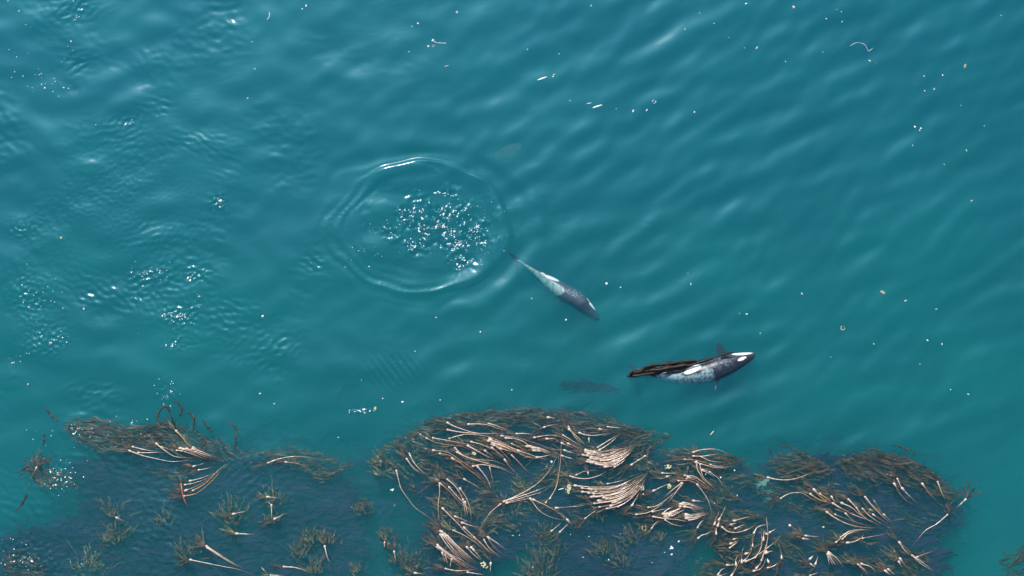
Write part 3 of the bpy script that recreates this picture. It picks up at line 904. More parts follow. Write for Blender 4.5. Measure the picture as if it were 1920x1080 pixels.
def bulb_profile():
    # s along stipe direction outward, r
    return np.array([(-0.10, .022), (-0.05, .030), (-0.01, .046), (0.03, .055), (0.065, .050), (0.09, .034), (0.105, .012)])

stipe_n = 0
def stipe(P, label, col=0, group=None, blades=1.0, layer=0.0, bscale=1.0):
    """P: picture points bulb first -> one bull kelp plant: stipe (> bulb), blades"""
    global stipe_n
    stipe_n += 1
    C2 = smooth_path(P, max(8, int(np.linalg.norm(np.diff(P, axis=0), axis=1).sum() / 4)))
    length = np.linalg.norm(np.diff(C2, axis=0), axis=1).sum() / PPM
    w = np.array([XY(a, b) for a, b in C2])
    n = len(w)
    s = np.linspace(0, 1, n)
    wig = 0.010 * np.sin(s * length * random.uniform(5, 9) + random.uniform(0, 6))
    z = np.array([surf(a, b) for a, b in w]) * 0.6 + 0.012 + layer + wig * 0.5
    sink = random.uniform(0.12, 0.40)
    z = z - sink * np.clip((s - 0.68) / 0.32, 0, 1) ** 1.5 - random.choice((0, 0, 0.015, 0.03)) * np.sin(s * math.pi * random.uniform(1, 3)) ** 2
    C = np.c_[w[:, 0], w[:, 1], z]
    root = empty("bull_kelp", tuple(C[0]))
    tag(root, label, "kelp", group or "bull kelp stipes afloat in the kelp bed")
    m = (random.choice((M_STIPE, M_STIPE, M_STIPE_B, M_STIPE_G)), M_STIPE_Y, M_STIPE_R)[col]
    R = np.interp(s, [0, .15, 1], [0.025, 0.019, 0.009]) * random.uniform(0.65, 1.25)
    R = R * (1 + 0.10 * np.sin(s * length * 23 + stipe_n))
    so = tube_obj("stipe", C - C[0], R, m, root)
    d = C[0] - C[1]; d[2] *= 0.3; d /= np.linalg.norm(d) + 1e-9
    bp = bulb_profile() * bscale * random.uniform(0.6, 0.95)
    bc = np.zeros((len(bp), 3)) + d[None] * bp[:, :1]
    tube_obj("bulb", bc, bp[:, 1], M_BULB if col != 2 else M_STIPE_R, so, 9)
    nb_ = int(rng.integers(5, 12) * blades)
    if nb_ > 0:
        a0 = math.atan2(d[1], d[0])
        tip = d * 0.10 * bscale
        flow = math.pi * 0.93                       # the current combs the blades to the left of the picture
        ang = np.full(nb_, a0) + rng.normal(0, 0.42, nb_)
        k_ = rng.uniform(0.0, 0.6, nb_)
        dx = np.cos(ang) * (1 - k_) + math.cos(flow) * k_; dy = np.sin(ang) * (1 - k_) + math.sin(flow) * k_
        ang = np.arctan2(dy, dx)
        st = np.tile(tip[None, :2], (nb_, 1)) + rng.normal(0, 0.015, (nb_, 2))
        V_, F_ = ribbons(st, ang, rng.uniform(0.3, 0.85, nb_), rng.uniform(0.03, 0.065, nb_), np.full(nb_, -0.02) - rng.uniform(0, 0.02, nb_), -rng.uniform(0.12, 0.45, nb_), 8, 0.3)
        mesh_np("blades", V_, F_, M_BLADE_O if rng.random() < 0.15 else M_BLADE, root)
    return root

for (crop, label), txt in STIPES.items():
    ls = txt.strip().split("\n")
    for q_, ln in enumerate(ls):
        stipe(parse(ln, crop), label, group=label.replace("kelp stipe", "kelp stipes").replace("a stipes", "stipes"), layer=0.008 * (q_ % 3), blades=0.8)
for crop, ln, label, c in SINGLES:
    stipe(parse(ln, crop), label, col=c, group="lone kelp stipes", blades=1.2 if 'tiny' not in label and 'red' not in label else 0.3, bscale=1.4 if 'largest' in label else 1.0)
for fi, (crop, A, B, n, stag, label) in enumerate(FANS):
    a = smooth_path(parse(A, crop), 12); b = smooth_path(parse(B, crop), 12)
    st_px = stag / CROPS[crop][2]
    for q_ in range(n):
        f = (q_ + random.uniform(-0.25, 0.25)) / max(1, n - 1)
        p = a * (1 - f) + b * f
        ph = random.uniform(0, 6.28)
        nrm = np.array([0.0, 1.0])
        p = p + np.outer(np.sin(np.linspace(0, random.uniform(3, 7), 12) + ph) * random.uniform(0.6, 2.0), nrm)
        L_ = np.linalg.norm(np.diff(p, axis=0), axis=1).sum()
        cut = random.uniform(0, 1) * st_px / L_ * 1.3
        if fi == 3: cut *= 1.8
        end = 1 - random.choice((0, 0, 0.05, 0.12))
        u = np.linspace(min(cut, .5), end, 10) * 11
        p = np.stack([np.interp(u, np.arange(12), p[:, 0]), np.interp(u, np.arange(12), p[:, 1])], 1)
        stipe(p, label, group=label.replace("kelp stipe", "kelp stipes"), blades=0.45 if fi in (2, 3) else 0.6, layer=0.012 * (q_ % 3), bscale=1.1)

# ------------------------------------------------------------------ blade masses (nobody could count the blades)
def in_poly(P, pts):
    P = np.asarray(P, float); x, y = pts[:, 0], pts[:, 1]
    ins = np.zeros(len(x), bool); n = len(P)
    for i in range(n):
        a, b = P[i], P[(i + 1) % n]
        ins ^= ((a[1] > y) != (b[1] > y)) & (x < (b[0] - a[0]) * (y - a[1]) / (b[1] - a[1] + 1e-12) + a[0])
    return ins
def raft(poly, n, deg, spread, lo, hi, wid, z0, z1, m, label, name="kelp_blades", wav=0.3, clump=0.0, zsink=0.1):
    poly = np.array(poly, float)
    mn, mx = poly.min(0), poly.max(0)
    pts = np.zeros((0, 2))
    while len(pts) < n:
        c = rng.uniform(mn, mx, (n * 3, 2)); c = c[in_poly(poly, c)]; pts = np.vstack([pts, c])
    if m is M_BLADE or m is M_BLADE_O: n = int(n * 0.66)
    pts = pts[:n] + (rng.normal(0, 24 if n > 5500 and z0 < -0.8 else 15, (n, 2)) if m is M_BLADE_D and n > 400 else 0)
    if clump:
        nc = max(3, int(n * 0.045)); cc = pts[rng.integers(0, n, nc)]
        pts = cc[rng.integers(0, nc, n)] + rng.normal(0, clump, (n, 2)); 
    ang = np.radians(deg) + rng.normal(0, spread * 0.7, n)
    if clump: ang = ang + np.sin(pts[:, 0] * 0.05) * 0.5
    ln = rng.uniform(lo, hi, n)
    for _ in range(4):                                # blades that would stick out of the raft turn or shrink
        half = np.c_[np.cos(ang), -np.sin(ang)] * (ln * PPM * 0.5)[:, None]
        bad = ~(in_poly(poly, pts + half) & in_poly(poly, pts - half))
        if m is M_BLADE_D and n > 400: break
        ln[bad] *= 0.72; ang[bad] = np.radians(deg) + (ang[bad] - np.radians(deg)) * 0.5
    half = np.c_[np.cos(ang), -np.sin(ang)] * (ln * PPM * 0.5)[:, None]
    w = np.array([XY(a, b) for a, b in pts - half])
    n = len(w)
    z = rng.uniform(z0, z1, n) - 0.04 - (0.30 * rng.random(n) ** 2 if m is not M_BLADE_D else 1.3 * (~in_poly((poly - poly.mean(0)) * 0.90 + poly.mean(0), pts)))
    V_, F_ = ribbons(w, ang, ln, rng.uniform(wid * 0.5, wid * 1.4, n), z, z - rng.uniform(0, zsink, n), 9, wav)
    o = mesh_np(name, V_, F_, m)
    tag(o, label, "kelp", None, "stuff")
    return o
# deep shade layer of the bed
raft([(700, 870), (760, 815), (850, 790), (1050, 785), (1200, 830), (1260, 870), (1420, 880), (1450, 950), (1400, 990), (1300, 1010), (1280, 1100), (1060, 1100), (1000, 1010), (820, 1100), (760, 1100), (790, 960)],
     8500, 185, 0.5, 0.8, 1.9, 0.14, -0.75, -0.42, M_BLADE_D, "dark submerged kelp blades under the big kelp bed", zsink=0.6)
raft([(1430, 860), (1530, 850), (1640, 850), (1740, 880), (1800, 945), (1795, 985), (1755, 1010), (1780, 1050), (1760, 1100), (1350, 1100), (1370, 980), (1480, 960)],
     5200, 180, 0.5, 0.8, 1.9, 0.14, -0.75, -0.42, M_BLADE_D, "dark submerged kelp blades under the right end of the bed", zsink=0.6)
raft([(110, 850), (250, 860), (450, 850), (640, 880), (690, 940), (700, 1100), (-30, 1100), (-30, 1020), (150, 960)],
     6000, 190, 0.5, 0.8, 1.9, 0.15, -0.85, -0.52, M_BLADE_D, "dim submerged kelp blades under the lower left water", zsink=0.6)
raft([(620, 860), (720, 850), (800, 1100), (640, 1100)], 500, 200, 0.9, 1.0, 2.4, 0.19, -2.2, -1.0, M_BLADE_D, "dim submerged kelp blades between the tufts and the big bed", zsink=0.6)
# feathery rafts near the surface
raft([(760, 815), (800, 785), (900, 772), (960, 765), (1060, 768), (1130, 785), (1250, 815), (1245, 828), (1120, 815), (1000, 795), (900, 800), (800, 812), (700, 850)],
     520, 178, 0.30, 0.7, 2.0, 0.055, -0.22, -0.01, M_BLADE, "dark brown kelp blades along the far edge of the big bed")
raft([(700, 850), (760, 815), (830, 810), (850, 840), (780, 880), (740, 900), (690, 890)], 170, 150, 0.6, 0.4, 1.2, 0.07, -0.35, -0.03, M_BLADE_O, "olive kelp blades at the left corner of the big bed")
raft([(800, 800), (1000, 790), (1200, 830), (1240, 880), (1230, 960), (1060, 980), (1000, 960), (900, 1060), (830, 1070), (780, 960), (760, 880)],
     1100, 170, 0.55, 0.4, 1.1, 0.060, -0.40, -0.02, M_BLADE, "tufts of brown kelp blades among the stipes of the big bed", clump=9)
raft([(800, 800), (1000, 790), (1200, 830), (1240, 880), (1230, 960), (1060, 980), (1000, 960), (900, 1060), (830, 1070), (780, 960), (760, 880)],
     420, 170, 0.6, 0.3, 0.9, 0.055, -0.15, 0.0, M_BLADE_O, "tufts of olive kelp blades among the stipes of the big bed", clump=7)
raft([(1080, 880), (1140, 840), (1200, 800), (1250, 820), (1200, 860), (1210, 900), (1120, 900)], 170, 200, 0.35, 0.5, 1.3, 0.05, -0.3, -0.02, M_BLADE, "brown kelp blades around the two bright fans")
raft([(105, 785), (180, 785), (250, 797), (330, 790), (345, 822), (300, 835), (250, 850), (180, 848), (130, 825)], 420, 172, 0.32, 0.6, 1.7, 0.05, -0.25, -0.01, M_BLADE, "dark ragged kelp blades of the left hand raft")
raft([(240, 820), (330, 790), (420, 830), (450, 860), (400, 870), (330, 860)], 200, 165, 0.5, 0.5, 1.2, 0.05, -0.3, 0.0, M_BLADE, "brown kelp blades gathered at the dark knot of the left raft")
raft([(260, 870), (370, 880), (360, 930), (300, 930)], 90, 190, 0.4, 0.5, 1.2, 0.05, -0.6, -0.2, M_BLADE, "faint kelp blades beneath the stipes of the left raft")
raft([(440, 850), (540, 835), (600, 850), (660, 865), (650, 878), (600, 905), (560, 880), (460, 868)], 200, 178, 0.35, 0.5, 1.3, 0.05, -0.4, -0.03, M_BLADE, "brown kelp blades between the left raft and the big bed")
raft([(40, 860), (75, 840), (95, 870), (140, 900), (150, 915), (60, 912), (35, 890)], 130, 120, 0.6, 0.4, 1.0, 0.05, -0.35, -0.02, M_BLADE, "small dark tuft of kelp blades at the far left")
raft([(0, 1030), (40, 1030), (85, 1060), (80, 1090), (0, 1090)], 120, 170, 0.6, 0.5, 1.1, 0.06, -0.5, -0.05, M_BLADE, "dark kelp blades in the bottom left corner")
raft([(1445, 858), (1500, 846), (1545, 865), (1562, 880), (1545, 900), (1480, 905), (1455, 890)], 260, 178, 0.22, 0.7, 1.8, 0.06, -0.35, -0.02, M_BLADE, "dark feathery kelp blades around the bright lone stipe at the right")
raft([(1570, 862), (1640, 842), (1700, 852), (1760, 890), (1806, 930), (1790, 945), (1740, 920), (1680, 905), (1600, 900)], 460, 158, 0.30, 0.7, 2.0, 0.055, -0.45, -0.02, M_BLADE, "feathery kelp raft at the far right end of the bed")
raft([(1560, 890), (1700, 900), (1800, 940), (1790, 1000), (1650, 1000), (1560, 950)], 260, 165, 0.4, 0.5, 1.4, 0.06, -0.9, -0.3, M_BLADE, "sunken kelp blades below the right hand feathery raft")
raft([(1240, 842), (1300, 838), (1400, 856), (1402, 872), (1330, 890), (1250, 880)], 200, 176, 0.3, 0.5, 1.2, 0.05, -0.3, -0.02, M_BLADE, "brown kelp blades of the almond shaped raft")
raft([(1230, 900), (1330, 880), (1390, 930), (1420, 960), (1480, 985), (1380, 1000), (1270, 1000)], 380, 170, 0.5, 0.4, 1.1, 0.055, -0.5, -0.03, M_BLADE, "brown kelp blades around the right hand knot", clump=9)
raft([(1330, 1010), (1440, 990), (1520, 1000), (1600, 990), (1700, 1020), (1790, 1030), (1800, 1100), (1310, 1100)], 620, 172, 0.6, 0.4, 1.1, 0.055, -0.5, -0.03, M_BLADE, "brown kelp blades along the bottom right edge", clump=9)
raft([(1440, 900), (1560, 905), (1640, 960), (1560, 985), (1460, 950)], 200, 175, 0.35, 0.5, 1.4, 0.05, -0.5, -0.05, M_BLADE, "brown kelp blades around the broad right hand sheaf")
raft([(1350, 885), (1440, 893), (1430, 905), (1360, 925)], 80, 185, 0.3, 0.5, 1.3, 0.05, -0.5, -0.1, M_BLADE, "loose kelp blades beside the pale green gap")
raft([(1455, 925), (1420, 920), (1460, 937)], 24, 180, 0.2, 0.5, 1.2, 0.05, -0.3, -0.05, M_BLADE, "small kelp wisp right of the pale green gap")
raft([(1050, 715), (1130, 714), (1170, 728), (1120, 726), (1055, 722)], 150, 176, 0.10, 0.6, 1.4, 0.08, -1.1, -0.8, M_BLADE_D, "faint dark streak of sunken kelp trailing behind the kelp draped orca")
raft([(1880, 1050), (1920, 1020), (1960, 1060), (1940, 1100), (1890, 1090)], 70, 200, 0.6, 0.5, 1.1, 0.06, -0.7, -0.1, M_BLADE, "dark kelp blades in the bottom right corner")
for px, py, r, n, lab in [(205, 960, 26, 36, "upper brown tuft"), (215, 1008, 30, 50, "lower brown tuft"), (305, 972, 20, 30, "small faint tuft"), (160, 1060, 34, 34, "greenish sunken tuft"), (430, 970, 34, 50, "wide faint tuft"),
                          (510, 935, 26, 36, "tuft with short stipes"), (505, 975, 16, 24, "tiny tuft"), (350, 1035, 26, 34, "tuft by the bottom left bundle"), (580, 1010, 18, 44, "tuft in the bottom row"), (612, 1012, 18, 40, "tuft beside its twin in the bottom row"),
                          (560, 1035, 22, 50, "knobbly tuft at the bottom"), (588, 1065, 22, 46, "tuft at the bottom edge"), (682, 955, 18, 44, "tall lone tuft left of the big bed"), (722, 1002, 15, 32, "tuft with a bright bulb left of the big bed"),
                          (740, 1050, 16, 26, "tuft with a stalk at the bottom"), (665, 1070, 16, 24, "dim tuft at the bottom edge"), (770, 1060, 30, 60, "tuft by the bottom of the big bed"), (715, 868, 22, 50, "olive tuft at the left of the big bed"),
                          (960, 955, 28, 60, "curly tuft in the dark water below the knot"), (1035, 1030, 26, 44, "olive tuft in the open blue gap"), (1020, 1000, 22, 34, "brown tuft above the open blue gap"), (1125, 965, 20, 30, "tuft below the lower fan"),
                          (1190, 1010, 28, 44, "olive wisp right of the blue gap"), (1235, 1012, 18, 26, "olive wisp with a bright tip"), (1165, 1050, 22, 30, "olive tuft at the bottom centre"), (1132, 1030, 22, 44, "tuft around the forked stipes"),
                          (1010, 1070, 40, 60, "dark tuft at the bottom by the blue gap"), (1208, 990, 16, 30, "tuft around the yellow clump"), (1205, 875, 18, 26, "dark wisp under the pale clump"), (1195, 850, 22, 40, "dark brown wisp right of the bright fan")]:
    n = int(n * 1.7)
    w = np.array([XY(px + dx, py + dy) for dx, dy in rng.normal(0, r * 0.48, (n, 2))])
    c0 = np.array(XY(px, py + r * 0.4))
    out_ = w - c0
    ang = np.arctan2(out_[:, 1], out_[:, 0]) * 0.5 + math.pi * 0.5 * 0.5 * np.sign(out_[:, 1]) + rng.normal(0, 0.5, n)
    z = rng.uniform(-0.75, -0.12, n)
    V_, F_ = ribbons(w * 0.75 + c0 * 0.25, np.arctan2(out_[:, 1] + 0.2, out_[:, 0] - 0.15), rng.uniform(0.2, 0.6, n) * r / 24, rng.uniform(0.035, 0.07, n), z, z - 0.2, 8, 0.9)
    V_ = V_ - np.array([c0[0], c0[1], 0])
    o = mesh_np("kelp_tuft", V_, F_, M_BLADE_O if "greenish" in lab else M_BLADE)
    o.location = (c0[0], c0[1], 0)
    pos = "far left" if px < 300 else "left" if px < 760 else "middle" if px < 1150 else "right"
    tag(o, f"{lab}, {pos} side, kelp blades", "kelp", "small kelp tufts")
# long loose blades reaching up from the left raft and the kelp draped over the orca
def strap(name, pts, wid, m, label, z=-0.02, crop=None, group=None, zf=None):
    P = np.array([(crop[0] + x / crop[2], crop[1] + y / crop[2]) for x, y in pts]) if crop else np.array(pts, float)
    C2 = smooth_path(P, 26); w = np.array([XY(*p) for p in C2])
    t = np.gradient(w, axis=0); t /= np.linalg.norm(t, axis=1)[:, None]
    s = np.linspace(0, 1, 26)
    zz = (zf(s) if zf else np.full(26, z)) + 0.012 * np.sin(s * 17)
    ww = wid * np.sin(np.pi * (0.06 + 0.88 * s)) ** 0.5 * (1 + 0.3 * np.sin(s * 21)) * 0.5
    tw = (0.15 if m is M_DRAPE else 0.5) * np.sin(s * 9)
    nrm = np.stack([-t[:, 1] * np.cos(tw), t[:, 0] * np.cos(tw), np.sin(tw)], 1)
    C = np.c_[w, zz]
    rows = [C + nrm * ww[:, None], C + np.array([0, 0, 0.008]), C - nrm * ww[:, None], C - np.array([0, 0, 0.006])]
    V_ = np.stack(rows, 1).reshape(-1, 3) - C[0]
    F_ = []
    for a in range(25):
        for c in range(4):
            d = (c + 1) % 4
            F_.append((a * 4 + c, a * 4 + d, (a + 1) * 4 + d, (a + 1) * 4 + c))
    o = mesh_np(name, V_, F_, m); o.location = C[0]
    tag(o, label, "kelp", group)
    return o
c4 = (0, 740, 3.176)
for pts, lab in [([(1035, 180), (1010, 110), (990, 68), (950, 95), (940, 150), (1000, 180)], "looped dark kelp blade standing off the left raft"), ([(1070, 130), (1082, 80), (1060, 50), (1030, 45)], "hooked dark kelp blade above the left raft"),
                 ([(1110, 100), (1140, 120), (1155, 150), (1150, 220)], "thin bent kelp blade right of the looped one"), ([(1265, 225), (1235, 190), (1205, 150)], "short straight kelp blade in green water above the left raft"),
                 ([(1400, 320), (1400, 270), (1410, 210), (1375, 175), (1350, 165)], "long kinked kelp blade right of the left raft"), ([(1300, 325), (1275, 290), (1255, 262)], "small kelp blade close above the knot of the left raft"),
                 ([(1330, 310), (1310, 270), (1290, 250)], "small bent kelp blade close above the left knot"), ([(1200, 320), (1215, 290), (1218, 265)], "tiny upright kelp blade above the left stipes"),
                 ([(350, 160), (310, 130), (285, 100), (265, 80)], "ragged kelp tip at the far end of the left raft"), ([(255, 300), (262, 260), (258, 225)], "dark kelp tip rising from the far left tuft"),
                 ([(165, 545), (160, 590), (130, 650), (90, 700)], "long dark kelp blade hanging from the far left tuft"), ([(205, 420), (160, 430), (105, 465)], "side blade of the far left tuft"),
                 ([(1455, 385), (1430, 340), (1405, 310)], "pale green kelp blade at the end of the left knot")]:
    strap("kelp_frond", pts, 0.085, M_BLADE if "pale" not in lab else M_BLADE_O, lab, crop=c4, group="loose kelp blades off the left raft", z=-0.03)
c8 = (1450, 780, 3.6)
for pts, lab in [([(240, 250), (160, 240), (110, 210), (45, 207)], "loose kelp blade above the dark right hand raft"), ([(960, 260), (900, 225), (850, 205), (800, 195)], "loose kelp blade off the top of the feathery right raft"),
                 ([(760, 270), (690, 225), (620, 225)], "short loose kelp blade at the upper left of the feathery raft")]:
    strap("kelp_frond", pts, 0.06, M_BLADE, lab, crop=c8, group="loose kelp blades off the right rafts", z=-0.03)
z2 = (1020, 620, 4.571)
def drape(s): return 0.02 + 0.30 * np.sin(np.pi * np.clip(s, 0, 1)) ** 0.8
for q_, (pts, wd, lab) in enumerate([([(1615, 188), (1500, 218), (1420, 245), (1300, 275), (1180, 290), (1050, 300), (980, 320)], 0.10, "brown kelp strap along the orca from chin to tail"),
                        ([(1440, 245), (1340, 270), (1250, 300), (1120, 330), (1000, 350), (900, 370), (800, 385), (710, 388)], 0.16, "long brown kelp strap trailing off the orca tail"),
                        ([(1300, 265), (1180, 268), (1060, 290), (960, 300), (880, 320), (800, 350), (720, 385)], 0.14, "upper brown kelp strap over the orca tail"),
                        ([(1220, 300), (1100, 318), (980, 340), (880, 345), (780, 370)], 0.18, "middle brown kelp strap over the orca tail"),
                        ([(980, 300), (920, 300), (870, 320), (830, 350), (760, 375)], 0.08, "curled dark kelp strap at the orca tail")]):
    strap("kelp_frond", pts, wd, M_DRAPE, lab, crop=z2, group="kelp draped over the orca", zf=(lambda s, q_=q_: (0.30 if q_ == 0 else 0.25) * np.clip(1 - s * 1.05, 0, 1) ** 0.7 + 0.03))

# ------------------------------------------------------------------ scraps afloat
def scrap(name, px, py, size, m, label, group, kind=0, cat="debris"):
    x, y = XY(px, py)
    if 'lump' in label and 'clump' not in label: size *= 0.6
    if m is M_CLUMP: size *= 0.85
    bm = bmesh.new()
    R = random.Random(int(px * 7 + py * 13))
    if kind == 0:                                   # crumpled flake
        for q_ in range(R.choice((1, 2, 2, 3))):
            v0 = len(bm.verts)
            r = bmesh.ops.create_icosphere(bm, subdivisions=2, radius=size * R.uniform(0.5, 0.9))
            ox, oy = R.uniform(-1, 1) * size * 0.9, R.uniform(-1, 1) * size * 0.9
            e = R.uniform(0.5, 1.2); a = R.uniform(0, 3.1)
            for v in r['verts']:
                n_ = 1 + 0.35 * math.sin(v.co.x / size * 5 + q_) * math.cos(v.co.y / size * 6)
                u, w_ = v.co.x * n_, v.co.y * n_ * e
                v.co = Vector((ox + u * math.cos(a) - w_ * math.sin(a), oy + u * math.sin(a) + w_ * math.cos(a), v.co.z * 0.25 + 0.01))
    elif kind == 1:                                 # little rod
        a = math.radians(R.uniform(10, 50))
        r = bmesh.ops.create_icosphere(bm, subdivisions=2, radius=1)
        for v in r['verts']:
            u, w_ = v.co.x * size * 2.2, v.co.y * size * 0.35
            v.co = Vector((u * math.cos(a) - w_ * math.sin(a), u * math.sin(a) + w_ * math.cos(a), v.co.z * 0.02 + 0.01))
    else:                                           # rosette / ring of lumps
        nn = 11 if kind == 2 else 34
        for q_ in range(nn):
            a = q_ / nn * 6.28 if kind == 2 else R.uniform(0, 6.28)
            rd = size * R.uniform(0.8, 1.15) if kind == 2 else size * R.random() ** 0.6 * (1 + 0.45 * math.sin(2 * a + px))
            if kind == 2 and q_ in (3,): continue
            r = bmesh.ops.create_icosphere(bm, subdivisions=1, radius=size * R.uniform(0.12, 0.34))
            for v in r['verts']:
                v.co = Vector((v.co.x + rd * math.cos(a), v.co.y + rd * math.sin(a), v.co.z * 0.5 + 0.01))
    me = bpy.data.meshes.new(name); bm.to_mesh(me); bm.free()
    for f_ in me.polygons: f_.use_smooth = True
    me.materials.append(m)
    o = bpy.data.objects.new(name, me); COL.objects.link(o)
    o.location = (x, y, surf(x, y) + 0.004)
    tag(o, label, cat, group)
    return o
SPECKS = {(0, 0, 3): "45,5 107,62 415,8 1722,33 1697,52 1420,238 1435,392 1395,552 540,705 400,232",
 (640, 0, 3): "650,69 430,130 395,148 376,296 1050,281 1225,306 1408,30 1394,97 1190,426 1282,570 1548,611 1647,626 1717,621",
 (1280, 0, 3): "360,18 98,70 13,166 177,134 258,210 864,55 893,69 809,108 896,122 350,267 415,269 785,294 581,348 1052,342 1091,353 1360,426 1459,424 1310,476 1362,509 1414,500 1568,591 68,628 1301,709 1338,727 1297,821 1472,928 1595,845 1698,708 1792,85",
 (1280, 360, 2.455): "1025,499 1168,538 1194,701 1127,684 878,698 682,760 550,470 262,559 295,563 358,650 22,373 37,426 1330,40 1230,912 1315,930 1093,792",
 (640, 580, 4.364): "768,65 1132,184 607,349 166,578 336,728 508,749 815,748 1398,662 1840,82",
 (900, 440, 5.4): "525,648 873,856 1285,500 1425,530",
 (400, 740, 3.176): "1063,572 1082,663 360,53 743,253 1005,20",
 (750, 740, 3.176): "905,405 875,425 1015,835 1125,845 675,842 710,838 1092,968 1240,985 790,1028 1315,828",
 (1150, 740, 3.176): "390,875 305,938 345,910 345,948 735,600 640,495 720,450 232,1000"}
big = {(360, 18), (1190, 426), (1301, 709), (1338, 727), (768, 65), (1132, 184), (508, 749), (815, 748), (1285, 500), (1297, 821), (905, 405), (345, 910), (1647, 626), (1063, 572)}
for (ox, oy, sc), txt in SPECKS.items():
    for tok in txt.split():
        a, b = map(float, tok.split(','))
        px, py = ox + a / sc, oy + b / sc
        bg_ = (a, b) in big
        where = "over the dark kelp water" if py > 830 else ("on open water right of the whales" if px > 1150 and py > 380 else "on the open water at the upper right" if px > 1150 else "on open water around the round slick" if py > 250 or px > 600 else "on the open water at the upper left")
        scrap("floating_scrap", px, py, 0.052 if bg_ else random.uniform(0.020, 0.036), M_FLAKE, ("larger white scrap afloat " if bg_ else "tiny white scrap afloat ") + where, ("larger white scraps " if bg_ else "tiny white scraps ") + where)
for px, py, s, m, kd, lab in [(1580, 615, .075, M_FLAKE_T, 2, "tan ring shaped scrap afloat right of the two orcas"), (1655, 548, .062, M_FLAKE_T, 3, "round tan scrap afloat above and right of the tan ring"),
        (1808.6, 124.6, .065, M_FLAKE_T, 3, "tan scrap afloat near the top right corner"), (1488.4, 10.5, .085, M_FLAKE_P, 0, "peach coloured forked scrap at the top edge"),
        (837.5, 124.3, .045, M_FLAKE_P, 1, "small pink rod afloat below the top centre scraps"), (803, 85.5, .05, M_FLAKE_P, 0, "pinkish scrap, left one of the pair near the top centre"),
        (812.3, 86.3, .045, M_FLAKE, 2, "white curled scrap, right one of the pair near the top centre"), (812, 75, .045, M_FLAKE, 0, "white blob with fine trailing threads near the top centre"),
        (1016.7, 147.6, .10, M_FLAKE, 1, "pale rod afloat above the whales' slick to its right"), (1104.3, 194.3, .05, M_FLAKE, 1, "small pale rod, upper one of the two right of the top centre"), (1120, 200, .10, M_FLAKE, 1, "faint pale rod, lower one of the two right of the top centre"),
        (1226.7, 190.3, .07, M_FLAKE, 2, "white crescent scrap right of a row of dots"), (1335, 812, .055, M_FLAKE_P, 1, "short white rod afloat just beyond the almond shaped raft"),
        (703, 767, .075, M_CLUMP, 3, "yellowish scrap at the end of a bright ripple"), (115, 446.5, .05, M_FLAKE_T, 0, "peach scrap afloat near the left edge"), (486, 736, .055, M_FLAKE_T, 0, "tan scrap afloat above the bowed kelp stipe"),
        (96.3, 645, .05, M_FLAKE_T, 0, "tan scrap among bubbles at the lower left"), (158.5, 578.5, .035, M_FLAKE_P, 0, "pink speck left of the glittering patch"), (491.5, 590.5, .07, M_FLAKE_P, 0, "pinkish scrap left of the round slick's foot"),  # last pinkish piece is a sun glint modelled as a solid fleck
        (1252, 875, .115, M_CLUMP, 3, "pale yellow foamy clump below the dark wisp of the bed"), (888, 850, .09, M_CLUMP, 3, "pale yellow clump between stipes at the upper left of the bed"),
        (1067, 915, .12, M_CLUMP, 3, "pale yellow clump, upper of two at the head of the lower fan"), (1065, 922, .10, M_CLUMP, 3, "pale yellow clump, lower of two at the head of the lower fan"),
        (1255, 911, .11, M_CLUMP, 3, "pale yellow clump in the arched sheaf"), (1208, 991, .10, M_CLUMP, 2, "yellow ring shaped clump on the blue water below the knot"), (1205, 915, .09, M_CLUMP, 3, "pale clump at the gathered end of the lower fan"),
        (908, 1060, .14, M_CLUMP, 3, "yellow clump on the knot at the bottom left of the bed"), (1323, 890, .08, M_CLUMP, 0, "pale lump beside the arched sheaf"), (1437, 1000, .10, M_FLAKE_T, 0, "golden lump on the upright stipe of the bottom right tangle"),
        (1437, 1033, .10, M_FLAKE_P, 0, "pink lump in the middle of the bottom right tangle"), (1478, 984, .10, M_FLAKE_P, 0, "pink lump at the right tip of the bottom right tangle"), (1340, 943, .06, M_FLAKE_P, 0, "small pink lump on the edge of the right hand knot"),
        (1206, 927, .06, M_FLAKE_T, 0, "oval tan lump low in the lower fan"), (1543, 987, .07, M_FLAKE_T, 0, "golden lump between the two short stipes at the right"), (885, 1028, .09, M_FLAKE_P, 0, "pale lumps in the brown bundle at the bottom left of the bed"),
        (1052, 917, .055, M_FLAKE, 1, "white sliver left of the yellow clumps"), (412, 378, .05, M_FLAKE_P, 0, "pinkish glittering scrap left of the round slick")]:
    scrap("floating_clump" if m is M_CLUMP else "floating_scrap", px, py, s, m, lab, "coloured scraps afloat", kd)
# thin trailing threads
def thread(pts, r, label):
    C2 = smooth_path(np.array(pts, float), 24); w = np.array([XY(*p) for p in C2])
    C = np.c_[w, np.array([surf(a, b) for a, b in w]) + 0.004]
    o = tube_obj("floating_strand", C - C[0], np.full(24, r) * (0.6 + 0.5 * np.sin(np.linspace(0, 9, 24)) ** 2), M_FLAKE, None, 6)
    o.location = C[0]; tag(o, label, "seaweed strand", "thin pale strands afloat")
thread([(1593.5, 86.5), (1606.5, 80), (1621.5, 83.5), (1628.5, 95), (1636.5, 90)], 0.009, "thin pale squiggle afloat in the upper right")
thread([(812.5, 76), (819, 80), (836.5, 81)], 0.013, "fine pale thread trailing from the white blob near the top centre")
thread([(505.5, 24), (505, 32), (501, 37.5)], 0.016, "thin pale hook afloat near the top, left of centre")

